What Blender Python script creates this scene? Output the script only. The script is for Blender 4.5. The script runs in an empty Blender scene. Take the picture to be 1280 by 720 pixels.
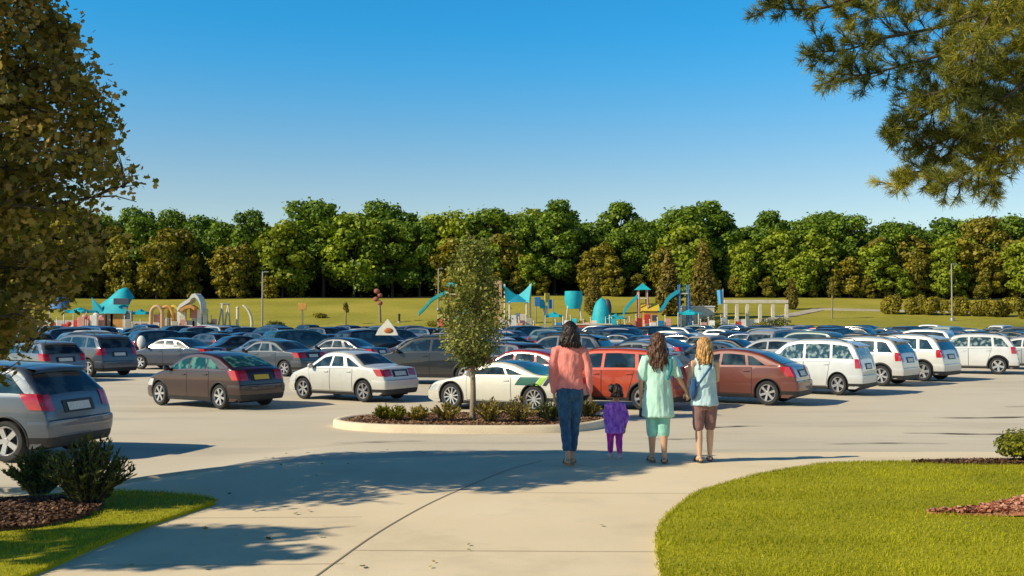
import bpy, bmesh, math, random
import numpy as np
from mathutils import Vector, Matrix, noise as mnoise
from mathutils.geometry import delaunay_2d_cdt
R = math.radians
rng = random.Random(7)
nr = np.random.default_rng(7)
C = bpy.context.scene.collection
SC = bpy.context.scene
CAMZ, F, HY = 2.2, 1300.0, 400.0

# ------------------------------------------------------------------ helpers
def smooth01(t):
    t = max(0.0, min(1.0, t)); return t*t*(3-2*t)
def lerp(a, b, t): return a + (b-a)*t
def gh(x, y):
    """height of the terrain: raised forecourt, flat car park, lawn bank behind"""
    s = smooth01((x+5.5)/3.0)
    y0 = lerp(9.0, 12.5, s); y1 = lerp(15.0, 20.0, s)
    t = max(0.0, min(1.0, (y-y0)/(y1-y0))); h = 0.42*(1-.55*t-.45*smooth01(t))
    if y > 122:
        t = y-122
        h += 0.1*(math.sqrt(t*t+9)-3) if t < 66 else 0.1*(math.sqrt(66*66+9)-3) + 0.03*(t-66)
        h += 0.25*math.sin(x*0.05+1.0)*min(1, t/30) + 0.12*math.sin(x*0.13+y*0.07)*min(1, t/20)
    return h
def X(px, Y): return (px-640)/F*Y
def Zp(py, Y): return CAMZ + (HY-py)/F*Y

def mesh_arrays(name, verts, faces, mats=(), smooth=False):
    """uniform polygons -> mesh"""
    verts = np.asarray(verts, dtype=np.float32); faces = np.asarray(faces, dtype=np.int32)
    me = bpy.data.meshes.new(name)
    n, k = faces.shape
    me.vertices.add(len(verts)); me.vertices.foreach_set('co', verts.ravel())
    me.loops.add(n*k); me.loops.foreach_set('vertex_index', faces.ravel())
    me.polygons.add(n)
    me.polygons.foreach_set('loop_start', np.arange(0, n*k, k, dtype=np.int32))
    me.polygons.foreach_set('loop_total', np.full(n, k, dtype=np.int32))
    if smooth: me.polygons.foreach_set('use_smooth', np.ones(n, dtype=bool))
    me.update(calc_edges=True)
    for m in mats: me.materials.append(m)
    return me

class MB:
    """mesh builder: closed primitives collected into one mesh"""
    def __init__(s): s.v = []; s.f = []; s.mi = []; s.cur = 0
    def add(s, vs, fs):
        o = len(s.v); s.v += [tuple(v) for v in vs]
        s.f += [tuple(i+o for i in f) for f in fs]; s.mi += [s.cur]*len(fs)
    def box(s, c, d, rz=0, rx=0, ry=0, bev=0.0):
        M = Matrix.Translation(c) @ Matrix.Rotation(rz, 4, 'Z') @ Matrix.Rotation(ry, 4, 'Y') @ Matrix.Rotation(rx, 4, 'X')
        hx, hy, hz = d[0]/2, d[1]/2, d[2]/2
        if bev <= 0:
            vs = [M @ Vector((x*hx, y*hy, z*hz)) for z in (-1, 1) for y in (-1, 1) for x in (-1, 1)]
            s.add(vs, [(0,2,3,1),(4,5,7,6),(0,1,5,4),(2,6,7,3),(0,4,6,2),(1,3,7,5)])
        else:
            bm = bmesh.new(); bmesh.ops.create_cube(bm, size=1)
            for v in bm.verts: v.co = Vector((v.co.x*d[0], v.co.y*d[1], v.co.z*d[2]))
            bmesh.ops.bevel(bm, geom=bm.edges[:], offset=bev, segments=2, affect='EDGES', profile=0.6)
            bm.verts.index_update()
            s.add([M @ v.co for v in bm.verts], [[v.index for v in f.verts] for f in bm.faces]); bm.free()
    def tube(s, pts, rad, seg=8, cap=True, sc=(1, 1)):
        pts = [Vector(p) for p in pts]
        if not hasattr(rad, '__len__'): rad = [rad]*len(pts)
        rings = []; up = None
        P = list(pts); Rr = list(rad)
        if cap:
            d0 = (P[0]-P[1]).normalized(); d1 = (P[-1]-P[-2]).normalized()
            P = [P[0]+d0*Rr[0]*.95, P[0]+d0*Rr[0]*.6] + P + [P[-1]+d1*Rr[-1]*.6, P[-1]+d1*Rr[-1]*.95]
            Rr = [Rr[0]*.3, Rr[0]*.8] + Rr + [Rr[-1]*.8, Rr[-1]*.3]
        vs = []
        for i, p in enumerate(P):
            t = (P[min(i+1, len(P)-1)]-P[max(i-1, 0)])
            t = t.normalized() if t.length > 1e-9 else Vector((0, 0, 1))
            if up is None:
                up = Vector((1, 0, 0)) if abs(t.x) < .8 else Vector((0, 1, 0))
            a = (up - t*up.dot(t)).normalized(); b = t.cross(a); up = a
            for k in range(seg):
                th = 2*math.pi*k/seg
                vs.append(p + (a*math.cos(th)*sc[0] + b*math.sin(th)*sc[1])*Rr[i])
        n = len(P); fs = []
        for i in range(n-1):
            for k in range(seg):
                k2 = (k+1) % seg
                fs.append((i*seg+k, i*seg+k2, (i+1)*seg+k2, (i+1)*seg+k))
        fs.append(tuple(range(seg))[::-1]); fs.append(tuple((n-1)*seg+k for k in range(seg)))
        s.add(vs, fs)
    def ell(s, c, r, seg=14, rings=9, M=None):
        vs = []; fs = []
        c = Vector(c)
        for i in range(rings+1):
            ph = math.pi*i/rings
            for k in range(seg):
                th = 2*math.pi*k/seg
                p = Vector((r[0]*math.sin(ph)*math.cos(th), r[1]*math.sin(ph)*math.sin(th), r[2]*math.cos(ph)))
                if M is not None: p = M @ p
                vs.append(c+p)
        for i in range(rings):
            for k in range(seg):
                k2 = (k+1) % seg
                fs.append((i*seg+k, (i+1)*seg+k, (i+1)*seg+k2, i*seg+k2))
        s.add(vs, fs)
    def loft(s, secs, seg=20):
        """secs: (cx, cy, z, rx, ry) closed stack of ellipses"""
        vs = []; fs = []
        for (cx, cy, z, rx, ry) in secs:
            for k in range(seg):
                th = 2*math.pi*k/seg
                vs.append((cx+rx*math.cos(th), cy+ry*math.sin(th), z))
        n = len(secs)
        for i in range(n-1):
            for k in range(seg):
                k2 = (k+1) % seg
                fs.append((i*seg+k, i*seg+k2, (i+1)*seg+k2, (i+1)*seg+k))
        fs.append(tuple(range(seg))[::-1]); fs.append(tuple((n-1)*seg+k for k in range(seg)))
        s.add(vs, fs)
    def lathe(s, prof, seg=24, axis='Z', c=(0, 0, 0), cap=False):
        """prof: (r, h)"""
        vs = []; fs = []
        for (r, h) in prof:
            for k in range(seg):
                th = 2*math.pi*k/seg
                a, b = r*math.cos(th), r*math.sin(th)
                p = (a, b, h) if axis == 'Z' else (a, h, b)
                vs.append((p[0]+c[0], p[1]+c[1], p[2]+c[2]))
        n = len(prof)
        for i in range(n-1):
            for k in range(seg):
                k2 = (k+1) % seg
                fs.append((i*seg+k, i*seg+k2, (i+1)*seg+k2, (i+1)*seg+k))
        if cap:
            fs.append(tuple(range(seg))[::-1]); fs.append(tuple((n-1)*seg+k for k in range(seg)))
        s.add(vs, fs)
    def grid(s, P):
        """P: 2d list of points"""
        n, m = len(P), len(P[0])
        s.add([p for row in P for p in row],
              [(i*m+j, i*m+j+1, (i+1)*m+j+1, (i+1)*m+j) for i in range(n-1) for j in range(m-1)])
    def mesh(s, name, mats, smooth=False, fixn=True):
        me = bpy.data.meshes.new(name)
        me.from_pydata(s.v, [], s.f)
        if not hasattr(mats, '__len__'): mats = [mats]
        for m in mats: me.materials.append(m)
        if len(mats) > 1: me.polygons.foreach_set('material_index', s.mi)
        if fixn:
            bm = bmesh.new(); bm.from_mesh(me); bmesh.ops.recalc_face_normals(bm, faces=bm.faces[:]); bm.to_mesh(me); bm.free()
        if smooth:
            me.polygons.foreach_set('use_smooth', [True]*len(me.polygons))
            if smooth != 'all': me.set_sharp_from_angle(angle=R(smooth if smooth is not True else 40))
        me.update(); return me
    def build(s, name, mats, parent=None, smooth=False):
        return part(name, s.mesh(name, mats, smooth), parent)

def part(name, me, parent=None, loc=None, rot=None):
    o = bpy.data.objects.new(name, me); C.objects.link(o)
    if parent is not None: o.parent = parent
    if loc is not None: o.location = loc
    if rot is not None: o.rotation_euler = rot
    return o
def tag(o, label, cat, group=None, kind=None):
    o['label'] = label; o['category'] = cat
    if group: o['group'] = group
    if kind: o['kind'] = kind
    return o
def thing(name, label, cat, loc=(0, 0, 0), rz=0.0, group=None):
    o = bpy.data.objects.new(name, None); C.objects.link(o)
    o.location = loc; o.rotation_euler = (0, 0, rz); o.empty_display_size = .2
    return tag(o, label, cat, group)
def struct(o): o['kind'] = 'structure'; return o
def dup(root, loc, rz=None, label=None, group=None, scale=None):
    r = root.copy(); C.objects.link(r); r.location = loc
    if rz is not None: r.rotation_euler = (0, 0, rz)
    if label: r['label'] = label
    if group: r['group'] = group
    if scale is not None: r.scale = scale
    for ch in list(root.children):
        c = ch.copy(); C.objects.link(c); c.parent = r
        for g in list(ch.children):
            d = g.copy(); C.objects.link(d); d.parent = c
    return r
def solid(mb, name, voxel, it=2, mats=(), disp=None, fac=0.5):
    """union of closed shapes -> one continuous smooth mesh"""
    me = bpy.data.meshes.new(name); me.from_pydata(mb.v, [], mb.f)
    o = bpy.data.objects.new(name, me); C.objects.link(o)
    m = o.modifiers.new('r', 'REMESH'); m.mode = 'VOXEL'; m.voxel_size = voxel; m.use_smooth_shade = True
    if it:
        m = o.modifiers.new('s', 'SMOOTH'); m.factor = fac; m.iterations = it
    dg = bpy.context.evaluated_depsgraph_get()
    out = bpy.data.meshes.new_from_object(o.evaluated_get(dg))
    bpy.data.objects.remove(o); bpy.data.meshes.remove(me)
    out.name = name
    if disp:
        cos = [v.co.copy() for v in out.vertices]; nos = [v.normal.copy() for v in out.vertices]
        out.vertices.foreach_set('co', np.array([tuple(disp(c_, n_)) for c_, n_ in zip(cos, nos)], dtype=np.float32).ravel())
    out.polygons.foreach_set('use_smooth', [True]*len(out.polygons))
    out.materials.clear()
    for mm in mats: out.materials.append(mm)
    out.update()
    return out

# ------------------------------------------------------------------ materials
def newmat(name):
    m = bpy.data.materials.new(name); m.use_nodes = True
    nt = m.node_tree; nt.nodes.clear()
    out = nt.nodes.new('ShaderNodeOutputMaterial')
    return m, nt, out
def N(nt, t, **kw):
    n = nt.nodes.new(t)
    for k, v in kw.items():
        if k in n.inputs: n.inputs[k].default_value = v
        else: setattr(n, k, v)
    return n
def ramp(nt, stops):
    n = nt.nodes.new('ShaderNodeValToRGB'); cr = n.color_ramp
    while len(cr.elements) < len(stops): cr.elements.new(0.5)
    for e, (p, c) in zip(cr.elements, stops):
        e.position = p; e.color = (*c, 1) if len(c) == 3 else c
    return n
def plain(name, col, rough=.5, metal=0., var=.12, scale=6., coat=0., spec=.5, bump=0.):
    """base colour broken up by noise"""
    m, nt, out = newmat(name); L = nt.links
    tc = N(nt, 'ShaderNodeTexCoord')
    ns = N(nt, 'ShaderNodeTexNoise', Scale=scale, Detail=4.)
    L.new(tc.outputs['Object'], ns.inputs['Vector'])
    r = ramp(nt, [(.25, tuple(c*(1-var) for c in col)), (.75, tuple(min(1, c*(1+var)) for c in col))])
    L.new(ns.outputs['Fac'], r.inputs['Fac'])
    b = N(nt, 'ShaderNodeBsdfPrincipled', Roughness=rough, Metallic=metal)
    b.inputs['Coat Weight'].default_value = coat; b.inputs['Coat Roughness'].default_value = .06
    b.inputs['Specular IOR Level'].default_value = spec
    L.new(r.outputs['Color'], b.inputs['Base Color'])
    if bump:
        bp = N(nt, 'ShaderNodeBump', Strength=bump, Distance=.02); L.new(ns.outputs['Fac'], bp.inputs['Height'])
        L.new(bp.outputs['Normal'], b.inputs['Normal'])
    L.new(b.outputs['BSDF'], out.inputs['Surface']); return m
def foliage(name, dark, mid, light, tr=.25, scale=.5, objvar=0., rough=.55, tint=None):
    m, nt, out = newmat(name); L = nt.links
    g = N(nt, 'ShaderNodeNewGeometry'); tc = N(nt, 'ShaderNodeTexCoord')
    ns = N(nt, 'ShaderNodeTexNoise', Scale=scale, Detail=2.); L.new(tc.outputs['Object'], ns.inputs['Vector'])
    mx = N(nt, 'ShaderNodeMath', operation='MULTIPLY_ADD'); mx.inputs[1].default_value = .55
    L.new(g.outputs['Random Per Island'], mx.inputs[0])
    sub = N(nt, 'ShaderNodeMath', operation='MULTIPLY_ADD'); sub.inputs[1].default_value = 1.3; sub.inputs[2].default_value = -.42
    L.new(ns.outputs['Fac'], sub.inputs[0]); L.new(sub.outputs[0], mx.inputs[2])
    r = ramp(nt, [(.1, dark), (.5, mid), (.92, light)]); L.new(mx.outputs[0], r.inputs['Fac'])
    col = r.outputs['Color']
    if objvar:
        oi = N(nt, 'ShaderNodeObjectInfo')
        mr = N(nt, 'ShaderNodeMapRange'); L.new(oi.outputs['Random'], mr.inputs['Value'])
        mr.inputs['To Min'].default_value = 0; mr.inputs['To Max'].default_value = objvar
        mix = N(nt, 'ShaderNodeMixRGB'); mix.blend_type = 'MIX'
        mix.inputs['Color2'].default_value = (*(tint or light), 1)
        L.new(mr.outputs['Result'], mix.inputs['Fac']); L.new(col, mix.inputs['Color1']); col = mix.outputs['Color']
    b = N(nt, 'ShaderNodeBsdfPrincipled', Roughness=rough); b.inputs['Specular IOR Level'].default_value = .3
    L.new(col, b.inputs['Base Color'])
    t = N(nt, 'ShaderNodeBsdfTranslucent'); 
    h = N(nt, 'ShaderNodeHueSaturation', Saturation=1.15, Value=1.25); L.new(col, h.inputs['Color']); L.new(h.outputs['Color'], t.inputs['Color'])
    mix = N(nt, 'ShaderNodeMixShader', Fac=tr)
    L.new(b.outputs['BSDF'], mix.inputs[1]); L.new(t.outputs['BSDF'], mix.inputs[2])
    L.new(mix.outputs['Shader'], out.inputs['Surface']); return m
def surface(name, cols, scale, fine=60., rough=.85, bump=.15, stretch=(1, 1, 1), fineamt=.18, stains=None):
    """ground surfaces: large blotches + fine grain"""
    m, nt, out = newmat(name); L = nt.links
    tc = N(nt, 'ShaderNodeTexCoord'); mp = N(nt, 'ShaderNodeMapping'); mp.inputs['Scale'].default_value = stretch
    L.new(tc.outputs['Object'], mp.inputs['Vector'])
    n1 = N(nt, 'ShaderNodeTexNoise', Scale=scale, Detail=6., Roughness=.6); L.new(mp.outputs[0], n1.inputs['Vector'])
    n2 = N(nt, 'ShaderNodeTexNoise', Scale=fine, Detail=3.); L.new(tc.outputs['Object'], n2.inputs['Vector'])
    r = ramp(nt, [(.3, cols[0]), (.5, cols[1]), (.7, cols[2])]); L.new(n1.outputs['Fac'], r.inputs['Fac'])
    mr = N(nt, 'ShaderNodeMapRange'); L.new(n2.outputs['Fac'], mr.inputs['Value'])
    mr.inputs['From Min'].default_value = .25; mr.inputs['From Max'].default_value = .75
    mr.inputs['To Min'].default_value = 1-fineamt; mr.inputs['To Max'].default_value = 1+fineamt
    mul = N(nt, 'ShaderNodeVectorMath', operation='SCALE'); L.new(r.outputs['Color'], mul.inputs[0]); L.new(mr.outputs['Result'], mul.inputs['Scale'])
    col = mul.outputs[0]
    if stains:
        n3 = N(nt, 'ShaderNodeTexNoise', Scale=stains[0], Detail=5., Roughness=.7)
        mp3 = N(nt, 'ShaderNodeMapping'); mp3.inputs['Scale'].default_value = stains[2]
        L.new(tc.outputs['Object'], mp3.inputs['Vector']); L.new(mp3.outputs[0], n3.inputs['Vector'])
        r3 = ramp(nt, [(.5, (1, 1, 1)), (.68, (stains[1],)*3)]); L.new(n3.outputs['Fac'], r3.inputs['Fac'])
        mm = N(nt, 'ShaderNodeMixRGB'); mm.blend_type = 'MULTIPLY'; mm.inputs['Fac'].default_value = 1
        L.new(col, mm.inputs['Color1']); L.new(r3.outputs['Color'], mm.inputs['Color2']); col = mm.outputs['Color']
    b = N(nt, 'ShaderNodeBsdfPrincipled', Roughness=rough); b.inputs['Specular IOR Level'].default_value = .25
    L.new(col, b.inputs['Base Color'])
    if bump:
        bp = N(nt, 'ShaderNodeBump', Strength=bump, Distance=.01); L.new(n2.outputs['Fac'], bp.inputs['Height'])
        L.new(bp.outputs['Normal'], b.inputs['Normal'])
    L.new(b.outputs['BSDF'], out.inputs['Surface']); return m
def cloth(name, col, var=.12, rough=.85, scale=18., blotch=None, bump=.6, sheen=.2):
    m, nt, out = newmat(name); L = nt.links
    tc = N(nt, 'ShaderNodeTexCoord')
    mp = N(nt, 'ShaderNodeMapping'); mp.inputs['Scale'].default_value = (1, 1, .45); L.new(tc.outputs['Object'], mp.inputs['Vector'])
    n1 = N(nt, 'ShaderNodeTexNoise', Scale=scale, Detail=4.); L.new(mp.outputs[0], n1.inputs['Vector'])
    if blotch: r = ramp(nt, [(.35, blotch), (.5, col), (.66, tuple(min(1, c*1.5) for c in col))])
    else: r = ramp(nt, [(.3, tuple(c*(1-var) for c in col)), (.7, tuple(c*(1+var) for c in col))])
    L.new(n1.outputs['Fac'], r.inputs['Fac'])
    b = N(nt, 'ShaderNodeBsdfPrincipled', Roughness=rough); b.inputs['Specular IOR Level'].default_value = .2
    b.inputs['Sheen Weight'].default_value = sheen
    L.new(r.outputs['Color'], b.inputs['Base Color'])
    bp = N(nt, 'ShaderNodeBump', Strength=bump, Distance=.02); L.new(n1.outputs['Fac'], bp.inputs['Height']); L.new(bp.outputs['Normal'], b.inputs['Normal'])
    L.new(b.outputs['BSDF'], out.inputs['Surface']); return m
def paintmat():
    """car paint, colour taken from each panel's own object colour"""
    m, nt, out = newmat('car_paint'); L = nt.links
    oi = N(nt, 'ShaderNodeObjectInfo'); tc = N(nt, 'ShaderNodeTexCoord')
    ns = N(nt, 'ShaderNodeTexNoise', Scale=3., Detail=5.); L.new(tc.outputs['Object'], ns.inputs['Vector'])
    mr = N(nt, 'ShaderNodeMapRange'); L.new(ns.outputs['Fac'], mr.inputs['Value']); mr.inputs['To Min'].default_value = .86; mr.inputs['To Max'].default_value = 1.1
    sep = N(nt, 'ShaderNodeSeparateXYZ'); L.new(tc.outputs['Object'], sep.inputs[0])
    dust = N(nt, 'ShaderNodeMapRange'); L.new(sep.outputs['Z'], dust.inputs['Value'])
    dust.inputs['From Min'].default_value = .15; dust.inputs['From Max'].default_value = .6; dust.inputs['To Min'].default_value = .3; dust.inputs['To Max'].default_value = 0
    mul = N(nt, 'ShaderNodeVectorMath', operation='SCALE'); L.new(oi.outputs['Color'], mul.inputs[0]); L.new(mr.outputs['Result'], mul.inputs['Scale'])
    mx = N(nt, 'ShaderNodeMixRGB'); mx.inputs['Color2'].default_value = (.17, .14, .11, 1)
    L.new(dust.outputs['Result'], mx.inputs['Fac']); L.new(mul.outputs[0], mx.inputs['Color1'])
    b = N(nt, 'ShaderNodeBsdfPrincipled', Roughness=.42, Metallic=.15)
    b.inputs['Coat Weight'].default_value = .85; b.inputs['Coat Roughness'].default_value = .06
    L.new(mx.outputs['Color'], b.inputs['Base Color']); L.new(b.outputs['BSDF'], out.inputs['Surface']); return m
def glassmat(name, col=(.012, .02, .026), hi=(.05, .08, .09), scale=2.5):
    """dark car glass with the cabin's seats showing as soft shapes"""
    m, nt, out = newmat(name); L = nt.links
    tc = N(nt, 'ShaderNodeTexCoord'); ns = N(nt, 'ShaderNodeTexNoise', Scale=scale, Detail=2.); L.new(tc.outputs['Object'], ns.inputs['Vector'])
    r = ramp(nt, [(.48, col), (.62, hi)]); L.new(ns.outputs['Fac'], r.inputs['Fac'])
    b = N(nt, 'ShaderNodeBsdfPrincipled', Roughness=.04); b.inputs['Specular IOR Level'].default_value = .9
    L.new(r.outputs['Color'], b.inputs['Base Color']); L.new(b.outputs['BSDF'], out.inputs['Surface']); return m

M = {}
M['paint'] = paintmat()
M['glass'] = glassmat('car_glass')
M['glass_green'] = glassmat('tinted_green_glass', (.01, .05, .035), (.10, .24, .17), 5.)  # pale blotches painted into the green stand in for window reflections
M['glass_clear'] = glassmat('car_glass_pale', (.03, .06, .065), (.30, .36, .34), 6.)
M['trim'] = plain('black_plastic', (.018, .018, .02), .55)
M['seam'] = plain('panel_gap', (.01, .01, .012), .7)
M['tyre'] = plain('tyre_rubber', (.022, .022, .023), .8)
M['rim'] = plain('alloy_rim', (.62, .62, .63), .3, .75, var=.06)
M['rimdark'] = plain('dark_alloy_rim', (.12, .12, .13), .3, .8, var=.06)
M['tail'] = plain('red_lens', (.50, .012, .02), .18, coat=1., var=.25, scale=12)
M['head'] = plain('clear_lens', (.7, .72, .74), .1, .3, coat=1., var=.2, scale=14)
M['chrome'] = plain('chrome', (.7, .7, .72), .12, 1., var=.03)
M['plate'] = plain('plate_white', (.62, .62, .58), .45, var=.2, scale=30)
M['plate_y'] = plain('plate_yellow', (.75, .48, .03), .45, var=.15, scale=30)
M['trunk'] = plain('bark', (.075, .055, .04), .9, var=.4, scale=14., bump=.6)
M['trunk_pale'] = plain('pale_bark', (.30, .23, .15), .9, var=.25, scale=18., bump=.4)
# ------------------------------------------------------------------ cars (front towards +x)
KINDS = {
 'sedan': dict(L=4.1, W=1.72, H=1.42, R=.31, ax=(.205, .815), b=(.97, .90), k=.42, gc=.20,
   prof=[(0,.50),(.010,.78),(.028,.93),(.05,.975),(.14,1.0),(.21,1.03),(.35,1.355),(.44,1.415),(.55,1.42),(.625,1.37),(.755,1.0),(.80,.945),(.93,.80),(.98,.66),(1,.46)],
   rw=(.222,.345), ws=(.64,.748), rlz=(.74,.93), side=[((.245,.36),(.375,.40)),((.40,.525),(.435,.52)),((.545,.725),(.54,.625))], doors=[(.31,.53),(.535,.755)]),
 'hatch': dict(L=3.8, W=1.70, H=1.48, R=.31, ax=(.175, .825), b=(.99, .92), k=.36, gc=.20,
   prof=[(0,.50),(.008,.75),(.02,.93),(.035,1.0),(.115,1.33),(.145,1.42),(.22,1.45),(.38,1.485),(.52,1.46),(.60,1.385),(.745,1.02),(.79,.965),(.93,.82),(.98,.68),(1,.48)],
   rw=(.038,.112), ws=(.615,.738), rlz=(.78,1.02), side=[((.10,.225),(.185,.235)),((.25,.46),(.265,.455)),((.48,.715),(.475,.60))], doors=[(.245,.47),(.475,.735)]),
 'fastback': dict(L=4.1, W=1.72, H=1.43, R=.31, ax=(.195, .82), b=(.985, .905), k=.42, gc=.20,
   prof=[(0,.50),(.010,.78),(.025,.94),(.045,1.0),(.085,1.05),(.24,1.315),(.34,1.40),(.46,1.435),(.54,1.42),(.605,1.36),(.755,.995),(.80,.94),(.93,.80),(.98,.66),(1,.46)],
   rw=(.095,.245), ws=(.622,.748), rlz=(.74,.98), side=[((.205,.32),(.30,.335)),((.34,.51),(.355,.505)),((.53,.728),(.525,.612))], doors=[(.30,.52),(.525,.748)]),
 'suv': dict(L=4.3, W=1.80, H=1.68, R=.35, ax=(.185, .82), b=(1.10, 1.04), k=.27, gc=.26,
   prof=[(0,.55),(.008,.86),(.018,1.06),(.028,1.12),(.085,1.48),(.115,1.60),(.2,1.655),(.36,1.685),(.52,1.665),(.60,1.59),(.735,1.15),(.78,1.09),(.93,.98),(.98,.80),(1,.55)],
   rw=(.032,.083), ws=(.613,.728), rlz=(.86,1.14), side=[((.085,.215),(.15,.225)),((.24,.445),(.25,.44)),((.465,.705),(.46,.59))], doors=[(.245,.455),(.46,.725)]),
 'minivan': dict(L=4.6, W=1.88, H=1.72, R=.33, ax=(.20, .825), b=(1.07, .98), k=.24, gc=.20,
   prof=[(0,.50),(.007,.85),(.015,1.03),(.024,1.09),(.065,1.48),(.095,1.62),(.2,1.695),(.36,1.725),(.54,1.71),(.64,1.62),(.82,1.08),(.86,1.0),(.95,.86),(.985,.70),(1,.48)],
   rw=(.028,.064), ws=(.655,.81), rlz=(.84,1.12), side=[((.07,.245),(.125,.25)),((.265,.47),(.27,.47)),((.49,.74),(.49,.635))], doors=[(.265,.48),(.485,.745)]),
 'coupe': dict(L=4.15, W=1.76, H=1.24, R=.325, ax=(.20, .80), b=(.885, .83), k=.50, gc=.17,
   prof=[(0,.48),(.012,.72),(.03,.86),(.06,.90),(.14,.93),(.2,.96),(.37,1.19),(.45,1.235),(.53,1.22),(.585,1.17),(.70,.90),(.74,.86),(.92,.72),(.98,.60),(1,.42)],
   rw=(.21,.365), ws=(.595,.695), rlz=(.66,.80), side=[((.28,.385),(.40,.42)),((.405,.675),(.435,.575))], doors=[(.36,.68)]),
}
class Shape:
    def __init__(s, kd):
        s.__dict__.update(kd); s.pu = [p[0] for p in s.prof]; s.pz = [p[1] for p in s.prof]
        s.axx = [(u-.5)*s.L for u in s.ax]; s.RA = s.R+.055
        s.tab = {}
    def raw(s, u): return float(np.interp(u, s.pu, s.pz))
    def ztop(s, x):
        key = round(x, 4)
        if key in s.tab: return s.tab[key]
        u = x/s.L+.5
        w = min(.022, max(0, min(u, 1-u)))
        z = sum(s.raw(u+w*d) for d in (-1, -.66, -.33, 0, .33, .66, 1))/7
        s.tab[key] = z; return z
    def belt(s, x): return lerp(s.b[0], s.b[1], x/s.L+.5)
    def plan(s, x):
        df = s.L/2-x; dr = x+s.L/2
        p = 1.0
        if df < .75: p -= .20*(1-df/.75)**2.2
        if dr < .55: p -= .10*(1-dr/.55)**2.4
        return p
    def w(s, x, z):
        b = s.W/2*s.plan(x); zb = s.belt(x)
        zm = .62
        if z > zb:
            d = z-zb
            return b*.972 - .016*smooth01(d/.035) - s.k*d - .06*d*d
        if z > zm: return b*(1-.028*((z-zm)/(zb-zm))**2)
        return b*(1-.055*((zm-z)/.40)**2)
    def rc(s, x): return .07 + .035*smooth01((s.ztop(x)-s.belt(x))/.3)
    def zbot(s, x):
        z = s.gc
        for a in s.axx:
            if abs(x-a) < s.RA: z = max(z, s.R + math.sqrt(max(0, s.RA**2-(x-a)**2)))
        u = x/s.L+.5
        if u < .06: z = max(z, lerp(.34, s.gc, u/.06))
        if u > .95: z = max(z, lerp(s.gc, .24, (u-.95)/.05))
        return z
    def top(s, x, v):
        zt = s.ztop(x); rc = min(s.rc(x), (zt-s.gc)*.3); cr = .028
        ze = zt-cr; zs = ze-rc
        ye = max(.05, s.w(x, zs)-rc*.9)
        return Vector((x, ye*v, zt-cr*v*v)), ye, zs, ze
    def toff(s, x, v, off):
        p, *_ = s.top(x, v); e = .01
        a = s.top(min(s.L/2, x+e), v)[0]-s.top(max(-s.L/2, x-e), v)[0]
        n = Vector((-a.z, 0, a.x)).normalized() if a.length > 0 else Vector((0, 0, 1))
        n.y = .06*v; return p+n*off
    def ring(s, x, zb, nside):
        p, ye, zs, ze = s.top(x, 1)
        zs = max(zs, zb+.01)
        zm = min(s.belt(x), zb+.78*(zs-zb))
        n1 = nside; n2 = max(2, nside//2)
        pts = [(s.w(x, lerp(zb, zm, i/n1)), lerp(zb, zm, i/n1)) for i in range(n1)]
        pts += [(s.w(x, lerp(zm, zs, i/n2)), lerp(zm, zs, i/n2)) for i in range(n2+1)]
        w0 = s.w(x, zs)
        for t in (.33, .66): 
            an = t*math.pi/2
            pts.append((ye+(w0-ye)*math.cos(an), zs+(ze-zs)*math.sin(an)))
        for v in (1, .75, .4, 0):
            q = s.top(x, v)[0]; pts.append((q.y, q.z))
        return pts
    def body(s, dx, nside):
        xs = set(np.round(np.linspace(-s.L/2, s.L/2, int(s.L/dx)), 4))
        for u in (.004, .008, .012, .018, .026, .036, .982, .99, .996): xs.add(round((u-.5)*s.L, 4))
        for a in s.axx:
            for t in ((-.93, -.75, -.4, 0, .4, .75, .93) if nside > 5 else (-.8, -.4, 0, .4, .8)): xs.add(round(a+s.RA*t, 4))
        st = [(x, s.zbot(x)) for x in xs]
        for a in s.axx:
            for sg in (-1, 1):
                x = a+sg*s.RA
                st.append((x-sg*-.0005, s.gc)); st.append((x-sg*.0005, s.R+.01))
        st.sort()
        mb = MB(); rows = []
        for x, zb in st:
            h = s.ring(x, zb, nside)
            rows.append([(x, -y, z) for y, z in h] + [(x, y, z) for y, z in h[-2::-1]])
        mb.grid(rows)
        for row in (rows[0], rows[-1]): mb.add(row, [tuple(range(len(row)))])
        return mb
    # patches lying a few millimetres proud of the shell
    def side_patch(s, mb, sg, xb, xt, zf, zt, off, n=8, m=5):
        P = []
        for j in range(m+1):
            t = j/m; row = []
            for i in range(n+1):
                q = i/n
                x = lerp(lerp(xb[0], xb[1], q), lerp(xt[0], xt[1], q), t)
                z = lerp(zf(lerp(xb[0], xb[1], q)), zt(lerp(xt[0], xt[1], q)), t)
                row.append((x, sg*(s.w(x, z)+off), z))
            P.append(row)
        mb.grid(P)
    def top_patch(s, mb, x0, x1, v0, v1, off, n=6, m=8, taper=0):
        P = []
        for i in range(n+1):
            x = lerp(x0, x1, i/n); k = 1-taper*(i/n)
            P.append([s.toff(x, lerp(v0, v1, j/m)*k, off) for j in range(m+1)])
        mb.grid(P)
    def xr(s, z, front=False):
        a, b = (s.L/2, s.L*.1) if front else (-s.L/2, -s.L*.3)
        lo, hi = 0.0, 1.0
        for _ in range(26):
            mid = (lo+hi)/2
            if s.ztop(lerp(a, b, mid)) < z: lo = mid
            else: hi = mid
        return lerp(a, b, lo)
    def arch(s, mb, sg, a, r0, r1, off):
        P = []
        for i in range(19):
            th = math.pi*(-.06+1.12*i/18)
            P.append([(a+r*math.cos(th), sg*(s.w(a+r*math.cos(th), s.R+r*math.sin(th))+o), max(s.gc, s.R+r*math.sin(th))) for r, o in ((r0, -.03), (r0, off), (r1, off), (r1+.004, -.01))])
        mb.grid(P)
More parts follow.
